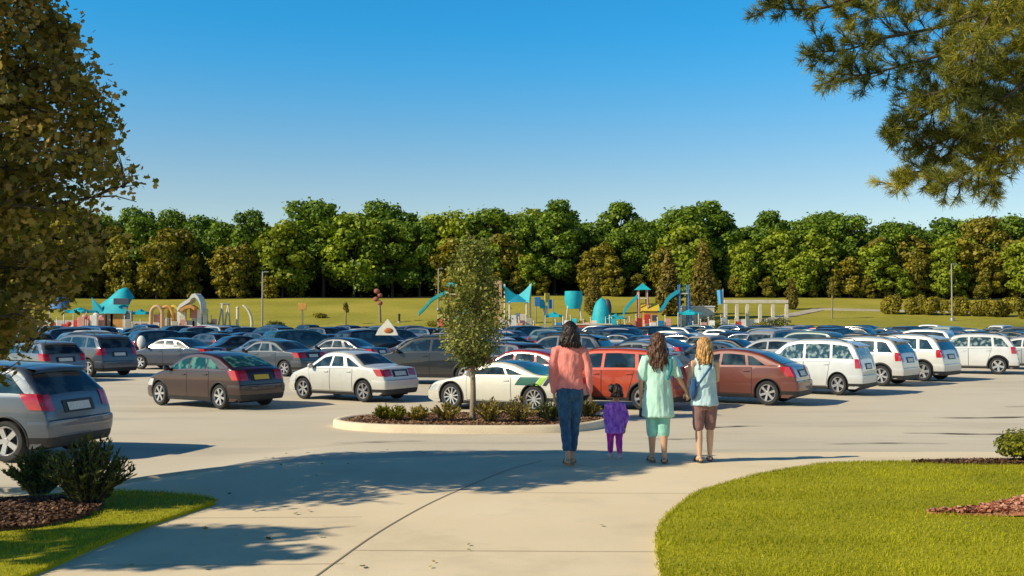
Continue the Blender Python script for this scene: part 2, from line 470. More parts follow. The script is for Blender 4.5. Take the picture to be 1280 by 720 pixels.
    def bumper(s, mb, front, zs, out):
        sg = 1 if front else -1
        P = []
        xa = s.axx[1 if front else 0]+sg*(s.RA+.015)
        for z, o in zip(zs, out):
            xe = sg*s.L/2; row = []
            base = [(xa, s.w(xa, z))]
            for t in (.35, .7, .9): 
                x = lerp(xa, xe, t); base.append((x, s.w(x, z)))
            yw = s.w(xe, z)
            base += [(xe-sg*.012, yw), (xe, yw-.03), (xe+sg*.015, yw-.10), (xe+sg*.03, yw*.6), (xe+sg*.035, 0)]
            pts = [(x+(sg*o if i > 3 else 0), y+(o if i < 6 else 0), z) for i, (x, y) in enumerate(base)]
            row = [(x, y, z) for x, y, z in pts] + [(x, -y, z) for x, y, z in pts[-2::-1]]
            P.append(row)
        mb.grid(P)

def rim_mesh(Rw, style):
    mb = MB(); r = Rw*.70
    # outer face looks towards -y
    mb.lathe([(r, -.055), (r*1.03, -.085), (r*.98, -.095), (r*.90, -.075), (r*.88, -.03)], 28, 'Y')
    mb.lathe([(0.001, -.08), (r*.2, -.08), (r*.24, -.06), (r*.24, -.03)], 14, 'Y')
    n = {0: 5, 1: 6, 2: 10}[style]; wd = {0: .085, 1: .062, 2: .034}[style]*Rw/.31
    for i in range(n):
        th = 2*math.pi*i/n+.3
        d = Vector((math.cos(th), 0, math.sin(th))); q = Vector((-d.z, 0, d.x))
        vs = []
        for rr, w, y in ((r*.15, wd*.8, -.072), (r*.95, wd, -.082)):
            for a in (-1, 1):
                for dy in (0, .03): vs.append(d*rr+q*a*w/2+Vector((0, y+dy, 0)))
        mb.add(vs, [(0, 2, 6, 4), (1, 5, 7, 3), (0, 4, 5, 1), (2, 3, 7, 6), (0, 1, 3, 2), (4, 6, 7, 5)])
    return mb.mesh('rim', [M['rim']], 35)
def tyre_mesh(Rw, seg=28):
    mb = MB()
    mb.lathe([(0.001, -.025), (Rw*.70, -.02), (Rw*.70, -.085), (Rw*.78, -.10), (Rw*.93, -.095), (Rw, -.065), (Rw, .065), (Rw*.93, .095), (Rw*.6, .09), (.001, .08)], seg, 'Y')
    return mb.mesh('tyre', [M['tyre']], 40)

SH = {k: Shape(v) for k, v in KINDS.items()}
CACHE = {}
def car_meshes(kind, det, rimstyle=0):
    key = (kind, det, rimstyle)
    if key in CACHE: return CACHE[key]
    s = SH[kind]; D = {}
    L2 = s.L/2; U = lambda u: (u-.5)*s.L
    D['body'] = s.body(.05 if det else .16, 9 if det else 5).mesh('body', [M['paint']], 38)
    off = .007
    mb = MB(); s.top_patch(mb, U(s.ws[0]), U(s.ws[1]), -.97, .97, off, 8 if det else 3, 10 if det else 4); D['windshield'] = mb.mesh('windshield', [M['glass']], 'all')
    mb = MB(); s.top_patch(mb, U(s.rw[0]), U(s.rw[1]), -.93, .93, off, 8 if det else 3, 10 if det else 4); D['rear_window'] = mb.mesh('rear_window', [M['glass']], 'all')
    zf = lambda x: s.belt(x)+.035
    zt = lambda x: s.top(x, 1)[2]-.012
    for sg, nm in ((-1, 'R'), (1, 'L')):
        wins = []
        for (xb, xt) in s.side:
            mb = MB(); s.side_patch(mb, sg, (U(xb[0]), U(xb[1])), (U(xt[0]), U(xt[1])), zf, zt, off)
            wins.append(mb)
        if det: D['win'+nm] = [w.mesh('side_window', [M['glass']], 'all') for w in wins]
        else:
            mb = MB(); a, b = s.side[0], s.side[-1]
            s.side_patch(mb, sg, (U(a[0][0]), U(b[0][1])), (U(a[1][0]), U(b[1][1])), zf, zt, off, 6, 2)
            D['win'+nm] = [mb.mesh('side_window', [M['glass']], 'all')]
    mb = MB()
    mb.box((0, 0, (s.gc+.62)/2-.02), (s.L-.5, s.W-.56, .62-s.gc+.04))
    D['underbody'] = mb.mesh('underbody', [M['seam']])
    D['tyre'] = tyre_mesh(s.R, 30 if det else 14)
    D['rim'] = rim_mesh(s.R, rimstyle)
    # lamps
    rz0, rz1 = s.rlz
    for sg, nm in ((-1, 'R'), (1, 'L')):
        mb = MB()
        xa = s.xr(rz0)+.005; xb = s.xr(rz1)
        s.side_patch(mb, sg, (xa+.035, xa+.22), (xb+.03, xb+(.30 if kind in ('sedan', 'hatch', 'fastback') else .16)), lambda x: rz0, lambda x: rz1, .011)
        P = []
        for i in range(7):
            z = lerp(rz0, rz1, i/6); x = s.xr(z)
            row = []
            for j in range(6):
                v = lerp(.56 if kind in ('sedan', 'coupe') else .66 if kind == 'fastback' else .80, 1.0, j/5)
                p = s.toff(x, v, .012); row.append((p.x, sg*abs(p.y), p.z))
            q = s.top(x, 1); 
            row.append((x+.02, sg*(s.w(x+.03, z)-.015), z)); row.append((x+.045, sg*(s.w(x+.045, z)+.011), z))
            P.append(row)
        mb.grid(P); D['tail'+nm] = mb.mesh('taillight', [M['tail']], 'all')
        mb = MB(); hz0, hz1 = s.ztop(U(.985))-.02, s.ztop(U(.955))-.03
        s.side_patch(mb, sg, (U(.90), U(.988)), (U(.875), U(.955)), lambda x: hz0-.06, lambda x: min(hz1, s.top(x, 1)[2]), .010)
        P = []
        for i in range(5):
            z = lerp(hz0-.12, hz1-.02, i/4); x = s.xr(z, True)
            P.append([(lambda p: (p.x, sg*abs(p.y), p.z))(s.toff(x, lerp(.6, 1.08, j/4), .012)) for j in range(5)])
        mb.grid(P); D['head'+nm] = mb.mesh('headlight', [M['head']], 'all')
    if not det: CACHE[key] = D; return D
    zt0 = s.ztop(-L2)
    mb = MB(); s.bumper(mb, False, (.36, .37, .45, .56, .61, .625), (-.01, .012, .02, .02, .012, -.02)); D['rear_bumper'] = mb.mesh('rear_bumper', [M['paint']], 50)
    mb = MB(); s.bumper(mb, False, (.22, .23, .30, .365, .375), (-.05, -.01, .006, .010, -.01)); D['bumper_trim'] = mb.mesh('bumper_trim', [M['trim']], 50)
    mb = MB(); s.bumper(mb, True, (.24, .25, .34, .44, .45), (-.03, .01, .014, .014, -.02)); D['front_bumper'] = mb.mesh('front_bumper', [M['paint']], 50)
    mb = MB()
    for i in range(5):
        z = lerp(.48, s.ztop(U(.985))-.05, i/4)
    s.top_patch(mb, s.xr(.50, True), s.xr(s.ztop(U(.985)), True), -.55, .55, .012, 5, 6); D['grille'] = mb.mesh('grille', [M['trim']], 'all')
    D['doors'] = {}
    for sg, nm in ((-1, 'R'), (1, 'L')):
        ds = []
        for (u0, u1) in s.doors:
            x0, x1 = U(u0), U(u1)
            if u0 < .4 and len(s.doors) > 1:   # rear door: lower rear corner clears the wheel arch
                xlow = max(x0, s.axx[0]+s.RA+.06)
            else: xlow = x0
            xhi = min(x1, s.axx[1]-s.RA-.05)
            fz = lambda x: s.gc+.09
            ft = lambda x: s.belt(x)-.012
            seam = MB(); s.side_patch(seam, sg, (xlow-.012, xhi+.012), (x0-.012, x1+.012), lambda x: s.gc+.078, lambda x: s.belt(x)-.004, .0025, 10, 10)
            door = MB(); s.side_patch(door, sg, (xlow, xhi), (x0, x1), fz, ft, .006, 10, 10)
            hd = MB(); hx = x0+.14; hz = s.belt(hx)-.10; y = sg*(s.w(hx, hz)+.022)
            hd.box((hx, y, hz), (.17, .028, .03), bev=.01)
            ds.append((door.mesh('door', [M['paint']], 'all'), seam.mesh('door_seam', [M['seam']], 'all'), hd.mesh('handle', [M['paint']], 50)))
        D['doors'][nm] = ds
        mb = MB(); mx = U(s.side[-1][0][1])-.06; mz = s.belt(mx)+.07; my = s.w(mx, s.belt(mx))
        mb.ell((mx, sg*(my+.10), mz), (.07, .11, .075)); mb.box((mx+.01, sg*(my+.0), mz-.04), (.06, .10, .04))
        D['mir'+nm] = mb.mesh('side_mirror', [M['paint']], 50)
        D['arch'+nm] = []
        for a in s.axx:
            mb = MB(); s.arch(mb, sg, a, s.RA-.012, s.RA+(.05 if kind == 'suv' else .012), .012)
            D['arch'+nm].append(mb.mesh('arch_trim', [M['trim']], 'all'))
        mb = MB(); s.side_patch(mb, sg, (s.axx[0]+s.RA+.01, s.axx[1]-s.RA-.01), (s.axx[0]+s.RA+.01, s.axx[1]-s.RA-.01), lambda x: s.gc-.02, lambda x: s.gc+.065, .009, 6, 2)
        D['sill'+nm] = mb.mesh('sill', [M['trim']], 'all')
        # pillar strips between the windows
    zc = .80 if kind not in ('suv', 'minivan') else .88
    if kind == 'coupe': zc = .70
    P = []; x0 = s.xr(zc-.055); mb = MB()
    mb.grid([[ (s.xr(z)-.016, y, z) for y in (-.26, 0, .26)] for z in (zc-.06, zc+.06)]); D['plate'] = mb.mesh('license_plate', [M['plate']])
    mb = MB()
    mb.grid([[ (s.xr(z)-.010, y, z) for y in (-.36, 0, .36)] for z in (zc-.09, zc+.10)]); D['plate_recess'] = mb.mesh('plate_recess', [M['trim']])
    if kind in ('hatch', 'suv', 'minivan'):
        mb = MB(); xs = U(s.rw[1])
        p = s.top(xs+.04, 0)[0]
        mb.grid([[ (xs+.14, v*s.top(xs+.14, 1)[0].y*.93, s.top(xs+.14, v)[0].z+.006) for v in (-1, -.5, 0, .5, 1)],
                 [ (xs-.07, v*s.top(xs, 1)[0].y*.93, p.z+.035-.02*v*v) for v in (-1, -.5, 0, .5, 1)],
                 [ (xs-.09, v*s.top(xs, 1)[0].y*.92, p.z+.015-.02*v*v) for v in (-1, -.5, 0, .5, 1)],
                 [ (xs-.02, v*s.top(xs, 1)[0].y*.92, p.z-.03-.02*v*v) for v in (-1, -.5, 0, .5, 1)]])
        D['spoiler'] = mb.mesh('spoiler', [M['paint']], 50)
    if kind in ('suv', 'minivan'):
        for sg, nm in ((-1, 'R'), (1, 'L')):
            mb = MB(); pts = []
            for i in range(9):
                x = lerp(U(.14), U(.56), i/8); p = s.top(x, .93)[0]; pts.append((x, sg*abs(p.y), p.z+(.045 if 0 < i < 8 else .0)))
            mb.tube(pts, .017, 6); D['rail'+nm] = mb.mesh('roof_rail', [M['trim']], 'all')
    # exhaust + wiper
    CACHE[key] = D; return D

def make_car(kind, color, label, loc, rz, group=None, det=1, rimstyle=0, glass=None, trimcol=None, plate='plate', sc=(1, 1, 1), name=None, darkrim=False, wheels=True):
    D = car_meshes(kind, det, rimstyle); s = SH[kind]
    cat = {'fastback': 'car', 'sedan': 'car', 'hatch': 'car', 'suv': 'SUV', 'minivan': 'minivan', 'coupe': 'sports car'}[kind]
    t = thing(name or {'fastback': 'parked_fastback', 'sedan': 'parked_sedan', 'hatch': 'parked_hatchback', 'suv': 'parked_suv', 'minivan': 'parked_minivan', 'coupe': 'parked_sports_car'}[kind], label, cat, loc, rz, group)
    t.scale = sc
    col = (*color, 1)
    def P(n, me, parent=t):
        o = part(n, me, parent); o.color = col; return o
    def setm(o, m):
        o.material_slots[0].link = 'OBJECT'; o.material_slots[0].material = m
    P('body', D['body'])
    gl = [P('windshield', D['windshield']), P('rear_window', D['rear_window'])]
    for nm in 'LR':
        if not det:
            for me in D['win'+nm]: gl.append(P('side_window', me))
        P('taillight', D['tail'+nm])
        if det: P('headlight', D['head'+nm])
    if det or wheels:
        if det: P('underbody', D['underbody'])
        for a in s.axx:
            for sg in (-1, 1):
                o = part('wheel', D['tyre'], t, (a, sg*(s.W/2-.11), s.R), (0, rng.uniform(0, 6), 0 if sg < 0 else math.pi))
                o.rotation_mode = 'ZYX' if sg < 0 else 'XYZ'
                r = part('rim', D['rim'], o)
                if darkrim: setm(r, M['rimdark'])
    if det:
        for n in ('rear_bumper', 'bumper_trim', 'front_bumper', 'grille', 'plate_recess', 'spoiler'):
            if n in D: P(n, D[n])
        o = P('license_plate', D['plate']); setm(o, M[plate])
        for nm in 'LR':
            nd = len(D['doors'][nm]); dobj = []
            for (d, sm, h) in D['doors'][nm]:
                do = P('door', d); P('door_seam', sm, do); P('handle', h, do); dobj.append(do)
            for i, me in enumerate(D['win'+nm]):
                # front pane belongs to the front door, the pane before it to the rear door
                k = i-(len(D['win'+nm])-nd)
                gl.append(P('side_window', me, dobj[k] if k >= 0 else t))
            P('side_mirror', D['mir'+nm]); [P('arch_trim', q) for q in D['arch'+nm]]; P('sill', D['sill'+nm])
            if 'rail'+nm in D: P('roof_rail', D['rail'+nm])
    if glass:
        for g in gl: setm(g, M[glass])
    return t
# ------------------------------------------------------------------ vegetation
def unit(n):
    v = nr.normal(size=(n, 3)); return v/np.linalg.norm(v, axis=1, keepdims=True)
STAR = [(0,-.5,0),(.34,-.30,.06),(.27,.0,.02),(.42,.22,.07),(.12,.30,.02),(0,.52,.08),(-.14,.28,.02),(-.40,.24,.06),(-.26,.02,.02),(-.36,-.28,.05)]
OVAL = [(0,-.5,0),(.2,-.2,.05),(.22,.12,.06),(0,.5,0),(-.22,.12,.06),(-.2,-.2,.05)]
QUAD = [(-.42,-.4,0),(.5,-.3,.12),(.34,.46,0),(-.36,.34,.12)]
NEED = [(-.03,0,0),(.03,0,0),(.012,1,.04),(-.012,1,.04)]
BLADE = [(-.5,0,0),(.5,0,0),(0,1,.1)]
def leaf_mesh(name, cen, nor, size, tpl, mats, upv=None, width=None):
    """cards: template axes (side, up, normal)"""
    n = len(cen); k = len(tpl)
    nor = nor/np.linalg.norm(nor, axis=1, keepdims=True)
    u = unit(n) if upv is None else upv
    a = np.cross(u, nor); a /= (np.linalg.norm(a, axis=1, keepdims=True)+1e-9)
    b = np.cross(nor, a)
    T = np.array(tpl)
    sz = size[:, None, None]; wz = sz if width is None else width[:, None, None]
    V = cen[:, None, :] + a[:, None, :]*T[None, :, 0:1]*wz + b[:, None, :]*T[None, :, 1:2]*sz + nor[:, None, :]*T[None, :, 2:3]*sz
    return mesh_arrays(name, V.reshape(-1, 3), np.arange(n*k).reshape(n, k), mats)

F0 = foliage('deep_forest_leaves', (.022, .052, .006), (.115, .205, .017), (.37, .48, .040), .28, .3, .35, tint=(.22, .28, .022))
F1 = foliage('forest_leaves', (.036, .066, .007), (.20, .28, .018), (.50, .56, .042), .28, .35, .45, tint=(.32, .33, .024))
F2 = foliage('autumn_forest_leaves', (.06, .06, .006), (.27, .23, .018), (.48, .37, .03), .25, .3, .4, tint=(.14, .14, .02))
F3 = foliage('conifer_leaves', (.07, .06, .01), (.20, .15, .022), (.34, .25, .035), .2, .5)
F4 = foliage('left_tree_leaves', (.06, .07, .010), (.26, .22, .04), (.70, .46, .16), .34, 1.4)
F5 = foliage('young_tree_leaves', (.045, .062, .008), (.18, .20, .03), (.52, .50, .13), .25, 1.2)
F6 = foliage('pine_needles', (.03, .05, .014), (.18, .195, .034), (.66, .56, .07), .27, 1.1)
F7 = foliage('shrub_leaves', (.03, .045, .012), (.085, .11, .022), (.24, .24, .05), .2, 3.)
F8 = foliage('bright_shrub_leaves', (.05, .07, .006), (.22, .22, .012), (.42, .38, .022), .25, 3.)
F9 = foliage('ornamental_leaves', (.10, .075, .018), (.32, .25, .05), (.60, .46, .11), .25, 3.)
FH = foliage('hedge_leaves', (.09, .085, .008), (.26, .22, .02), (.44, .35, .03), .25, .5, .3)
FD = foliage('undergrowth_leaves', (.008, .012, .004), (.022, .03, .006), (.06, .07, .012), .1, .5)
GR = foliage('lawn_blades', (.22, .225, .005), (.38, .365, .008), (.54, .50, .015), .3, .9)

def crown_pts(blobs, n, shell=.62):
    """points spread through a set of ellipsoidal leaf masses, denser near their skins; returns centres, outward normals"""
    B = np.array(blobs)  # x y z rx ry rz
    vol = B[:, 3]*B[:, 4]*B[:, 5]; pr = vol**.8; pr /= pr.sum()
    idx = nr.choice(len(B), n, p=pr)
    d = unit(n); r = (shell + (1-shell)*nr.random(n)**.7)
    bump = 1+.16*np.sin(d[:, 0]*7+idx)*np.sin(d[:, 1]*6+idx*2)*np.sin(d[:, 2]*8)
    P = B[idx, :3] + d*B[idx, 3:6]*(r*bump)[:, None]
    return P, d
def forest_proto(seed, H, Wd, base, mat, n=5200, style='round', leaf=.46):
    global nr
    nr = np.random.default_rng(seed); rr = random.Random(seed)
    t = thing('forest_tree', 'tree', 'tree')
    mb = MB()
    pts = [(0, 0, -.4)]
    for i in range(1, 6): pts.append((rr.uniform(-.25, .25)*i*.4, rr.uniform(-.25, .25)*i*.4, H*.86*i/5))
    mb.tube(pts, [H*.020, H*.017, H*.014, H*.011, H*.007, H*.003], 8)
    blobs = []
    if style == 'round':
        nb = 27
        for i in range(nb):
            z = lerp(base+H*.08, H*.90, (i+.5)/nb); q = (z-base)/(H-base)
            prof = math.sin(math.pi*min(1, max(.08, q*.80+.16)))**.7
            a = i*2.4+rr.uniform(-.4, .4); rad = Wd*.5*prof*rr.uniform(.42, .78)
            s = Wd*.5*rr.uniform(.17, .40)*(.65+.35*prof)
            p = (rad*math.cos(a)+rr.uniform(-.6, .6), rad*math.sin(a)+rr.uniform(-.6, .6), z+rr.uniform(-.5, .5))
            blobs.append((*p, s, s, s*rr.uniform(.65, .9)))
            if z > H*.3: mb.tube([(0, 0, max(base*.8, z-H*.16)), (p[0]*.5, p[1]*.5, z-H*.05), p], [H*.007, H*.005, H*.002], 5)
        blobs.append((0, 0, H*.93-.6, Wd*.2, Wd*.2, H*.085))
        for i in range(6):
            a = rr.uniform(0, 6.28); blobs.append((Wd*.25*math.cos(a), Wd*.25*math.sin(a), lerp(base, H*.8, rr.random()), Wd*.16, Wd*.16, Wd*.13))
    elif style == 'cone':
        nb = 14
        for i in range(nb):
            q = (i+.5)/nb; z = lerp(base+.2, H*.97, q); rad = Wd*.5*(1-q)**.72*min(1, (q+.12)*4)
            for k in range(3):
                a = i*1.3+k*2.09; s = rad*.55+.12
                blobs.append((rad*.5*math.cos(a), rad*.5*math.sin(a), z, s, s, s*.9+H*.02))
    P, d = crown_pts(blobs, n)
    P = P+d*(nr.random((n, 1)) < .14)*nr.random((n, 1))*Wd*.07
    nrm = d*.8+unit(n)*.7+np.array([0, 0, .25])
    sz = leaf*(.55+.8*nr.random(n))
    cr = leaf_mesh('crown', P, nrm, sz, QUAD, [mat])
    part('trunk', mb.mesh('trunk', [M['trunk']], 60), t)
    part('crown', cr, t)
    return t
NTH = ['first', 'second', 'third', 'fourth', 'fifth', 'sixth', 'seventh', 'eighth', 'ninth', 'tenth', 'eleventh', 'twelfth', 'thirteenth', 'fourteenth', 'fifteenth', 'sixteenth', 'seventeenth', 'eighteenth', 'nineteenth', 'twentieth']
NTH += ['twenty-'+w for w in NTH[:9]] + ['thirtieth'] + ['thirty-'+w for w in NTH[:9]] + ['fortieth'] + ['forty-'+w for w in NTH[:9]]

def forest():
    # (seed, height, width, crown base, material, style)
    tall = [(11, 15.5, 11.0, 1.6, F0), (12, 16.4, 10.0, 2.0, F0), (13, 14.0, 12.5, 1.5, F1), (14, 16.0, 11.0, 2.6, F0), (15, 14.5, 9.5, 1.5, F2)]
    small = [(21, 9.5, 7.0, .5, F2), (22, 8.5, 6.0, .4, F2), (23, 10.5, 7.5, .8, F1)]
    PT = [forest_proto(s, h, w, b, m, 8200) for s, h, w, b, m in tall]
    PS = [forest_proto(s, h, w, b, m, 4200) for s, h, w, b, m in small]
    spots = []
    r2 = random.Random(5)
    x = -112.0
    while x < 112:   # back line
        spots.append([x, 208+r2.uniform(-3, 3), r2.choice([0, 1, 2, 3]), r2.choice([.94, .99, 1.0, 1.04, 1.07, 1.17])*r2.uniform(.97, 1.03), 'b']); x += r2.uniform(5.0, 6.6)
    x = -108.0
    while x < 110:
        spots.append([x, 198+r2.uniform(-2.5, 2.5), r2.choice([0, 1, 2, 3, 0, 4]), r2.uniform(.78, 1.12), 'm']); x += r2.uniform(5.2, 7.4)
    # smaller lit trees along the edge of the wood, where the photo shows them (pixel, scale)
    for px, s, k in ((30, .95, 1), (92, .9, 0), (150, 1.0, 1), (196, 1.08, 0), (234, .95, 1), (286, .98, 0), (742, .82, 0), (766, .7, 1), (930, .8, 2), (1000, .72, 2), (1062, .86, 1), (1096, .95, 2), (1140, .95, 0), (1180, .92, 2), (1238, .98, 1), (1276, 1.0, 2), (1310, 1.0, 0), (660, .72, 2), (-30, 1.0, 0), (870, .7, 2), (610, .9, 2)):
        Y = 189+r2.uniform(-2, 2); spots.append([X(px, Y), Y, ('s', k), s, 'f'])
    for i in range(24):
        px = -60+i*58+r2.uniform(-22, 22)
        if 360 < px < 560 or 690 < px < 735: 
            if r2.random() < .6: continue
        Y = 193.5+r2.uniform(-1.5, 1.5); spots.append([X(px, Y), Y, ('s', r2.choice([0, 2, 2, 1])), r2.uniform(.95, 1.35), 'e'])
    for i in range(46):
        px = -70+i*31+r2.uniform(-12, 12)
        if 350 < px < 560 or 690 < px < 735: continue
        Y = 188.5+r2.uniform(-1.2, 2.0); spots.append([X(px, Y), Y, ('s', r2.choice([0, 1, 2, 1])), r2.uniform(.34, .58), 'u'])
    used = set(); cnt = {}
    spots.sort(key=lambda s: (s[4], s[0]))
    for x, y, k, s, ln in spots:
        if ln in 'bm' and x < 5: s *= 1.10
        inview = abs(x) < y*.492
        if isinstance(k, tuple): proto = PS[k[1]]; kind = ['small yellow-green tree', 'small golden-green tree', 'small dark green tree'][k[1]]
        else: proto = PT[k]; kind = ['broad dark green tree', 'tall slender green tree', 'wide round-topped tree', 'tall deep green tree', 'tall yellowing tree'][k]
        row = {'u': 'low growth at forest foot', 'e': 'second line behind the forest edge', 'b': 'back row of the forest', 'm': 'middle row of the forest', 'f': 'sunlit front edge of the forest'}[ln]
        if inview:
            n = cnt.get((kind, ln), 0); cnt[(kind, ln)] = n+1
            lab = f'{NTH[n]} {kind} from left, {row}'
        else:
            sd = 'left' if x < 0 else 'right'; n = cnt.get((kind, ln, sd), 0); cnt[(kind, ln, sd)] = n+1
            lab = f'{NTH[n]} {kind} beyond the {sd} picture edge, {row}'
        z = gh(x, y)-.1; rz = r2.uniform(0, 6.28); wv = s*r2.uniform(.92, 1.25); sc = (wv, wv*r2.uniform(.9, 1.1), s)
        if id(proto) not in used:
            used.add(id(proto)); proto.location = (x, y, z); proto.rotation_euler = (0, 0, rz); proto.scale = sc
            proto['label'] = lab; proto['group'] = 'trees of the forest'; t = proto
        else: t = dup(proto, (x, y, z), rz, lab, 'trees of the forest', sc)
        t['category'] = 'tree'
        if isinstance(k, tuple): t.name = 'edge_tree'
        elif ln == 'b': t.name = 'forest_tree'
    # undergrowth that closes the foot of the wood
    global nr
    nr = np.random.default_rng(99)
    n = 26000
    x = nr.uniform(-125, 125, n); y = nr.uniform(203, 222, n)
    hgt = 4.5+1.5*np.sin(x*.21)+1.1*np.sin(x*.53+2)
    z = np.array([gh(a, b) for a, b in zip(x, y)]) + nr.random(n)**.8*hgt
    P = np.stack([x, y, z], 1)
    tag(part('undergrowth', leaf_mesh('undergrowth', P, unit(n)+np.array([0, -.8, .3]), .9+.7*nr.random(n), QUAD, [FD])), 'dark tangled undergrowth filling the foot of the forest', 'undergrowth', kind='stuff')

def branchy(name, root, limbs, twig_every, rr):
    pass

def big_left_tree():
    """broad-leaved tree at the left edge: trunk outside the frame, crown reaching in"""
    global nr
    nr = np.random.default_rng(31); rr = random.Random(31)
    bx, by = -6.75, 10.6
    t = thing('broadleaf_tree', 'large brown-green tree at the left edge in front of the grey hatchback', 'tree', (bx, by, gh(bx, by)))
    wood = MB(); tips = []
    LZ, LR = [1.0, 1.95, 2.4, 2.9, 3.4, 3.8, 4.2, 5.0, 5.6, 6.15, 6.6, 7.5], [1.55, 1.8, 2.1, 2.4, 2.75, 2.9, 2.6, 2.3, 2.0, 1.4, .75, .35]
    def inside(p, k=.92):
        r_ = math.hypot(p[0], p[1]); l_ = float(np.interp(p[2]+.4, LZ, LR))*k
        return Vector((p[0]*l_/r_, p[1]*l_/r_, p[2])) if r_ > l_ else Vector(p)
    H = 5.7
    trunk = [(0, 0, -.2), (.05, .03, .9), (-.05, .08, 2.2), (.1, -.05, 3.6), (.05, .1, 4.9), (0, 0, H)]
    wood.tube(trunk, [.17, .13, .115, .085, .05, .015], 10)
    nl = 84
    for i in range(nl):
        q = (i+.3)/nl; z0 = lerp(1.35, 5.3, q)
        a = i*2.399+rr.uniform(-.3, .3)
        prof = (math.sin(math.pi*min(1, .24+.74*q))**.75)
        Lg = float(np.interp(z0, [1.1, 1.9, 2.7, 3.3, 4.2, 5.2, 6.3, 7.3], [2.5, 2.7, 3.0, 3.1, 3.0, 2.8, 2.0, .8]))*rr.uniform(.8, 1.04)
        if math.sin(a) < -.2: Lg *= .85
        drop = lerp(.0, .55, q)
        c = Vector((0, 0, z0)); d = Vector((math.cos(a), math.sin(a), drop)).normalized()
        pts = [c]
        for k in range(1, 6):
            pts.append(c + d*Lg*k/5 + Vector((rr.uniform(-.1, .1), rr.uniform(-.1, .1), .07*math.sin(k)*rr.uniform(-1, 1) + (-.06*k if q < .3 else 0))))
        pts = [inside(p_) for p_ in pts]
        wood.tube(pts, [.045*(1.15-q), .036*(1.15-q), .028*(1.15-q), .018, .012, .006], 6)
        for k in range(2, 6):
            for j in range(3):
                a2 = a+rr.choice([-1, 1])*rr.uniform(.4, 1.3); l2 = Lg*.28*rr.uniform(.6, 1.2)
                e = pts[k]+Vector((math.cos(a2), math.sin(a2), rr.uniform(-.15, .6)))*l2
                e = inside(e, .97)
                wood.tube([pts[k], (pts[k]+e)/2+Vector((0, 0, .04)), e], [.012, .008, .004], 4, cap=False)
                tips.append((pts[k]+e)/2); tips.append(e); 
            tips.append(pts[k])
    tips = np.array([list(v) for v in tips])
    n = 116000
    idx = nr.integers(0, len(tips), n)
    P = tips[idx]+nr.normal(size=(n, 3))*np.array([.15, .15, .11])
    fac = nr.choice([.66, .80, .90, .97, 1.03], len(tips))[idx]
    rad = np.hypot(P[:, 0], P[:, 1]); lim = np.interp(P[:, 2]+.4, LZ, LR)*1.05
    ang = np.arctan2(P[:, 1], P[:, 0]); lim = lim*(.95+.06*np.sin(ang*5+P[:, 2]*1.3)+.07*np.sin(ang*11+P[:, 2]*5))
    keep = (P[:, 2] > 1.42+.22*np.sin(ang*9)+.12*np.sin(ang*23)) & (rad < lim*fac) & (P[:, 2] < 5.75)
    P = P[keep]; n = len(P)
    nrm = unit(n)*.9+np.array([-.15, -.25, .6])
    part('trunk', wood.mesh('trunk', [M['trunk']], 60), t)
    part('crown', leaf_mesh('crown', P, nrm, .054+.05*nr.random(n), STAR, [F4]), t)
    return t

def shade_tree():
    """second tree out of the frame to the left: its shadow lies across the path at the bottom"""
    global nr
    nr = np.random.default_rng(33)
    t = thing('broadleaf_tree', 'leafy tree outside the left edge whose shadow crosses the near path', 'tree', (-9.0, 5.6, gh(-9.0, 5.6)))
    mb = MB(); mb.tube([(0, 0, -.2), (.05, 0, 2), (0, .1, 4), (0, 0, 5.5)], [.14, .11, .07, .02], 8)
    blobs = [(nr.normal()*.7, nr.normal()*.28, z, .75, .32, .5) for z in np.linspace(2.4, 4.9, 9)]
    P, d = crown_pts(blobs, 3600, .3)
    part('trunk', mb.mesh('trunk', [M['trunk']], 60), t)
    part('crown', leaf_mesh('crown', P, d+unit(len(P))*.8, .11+.08*nr.random(len(P)), STAR, [F4]), t)

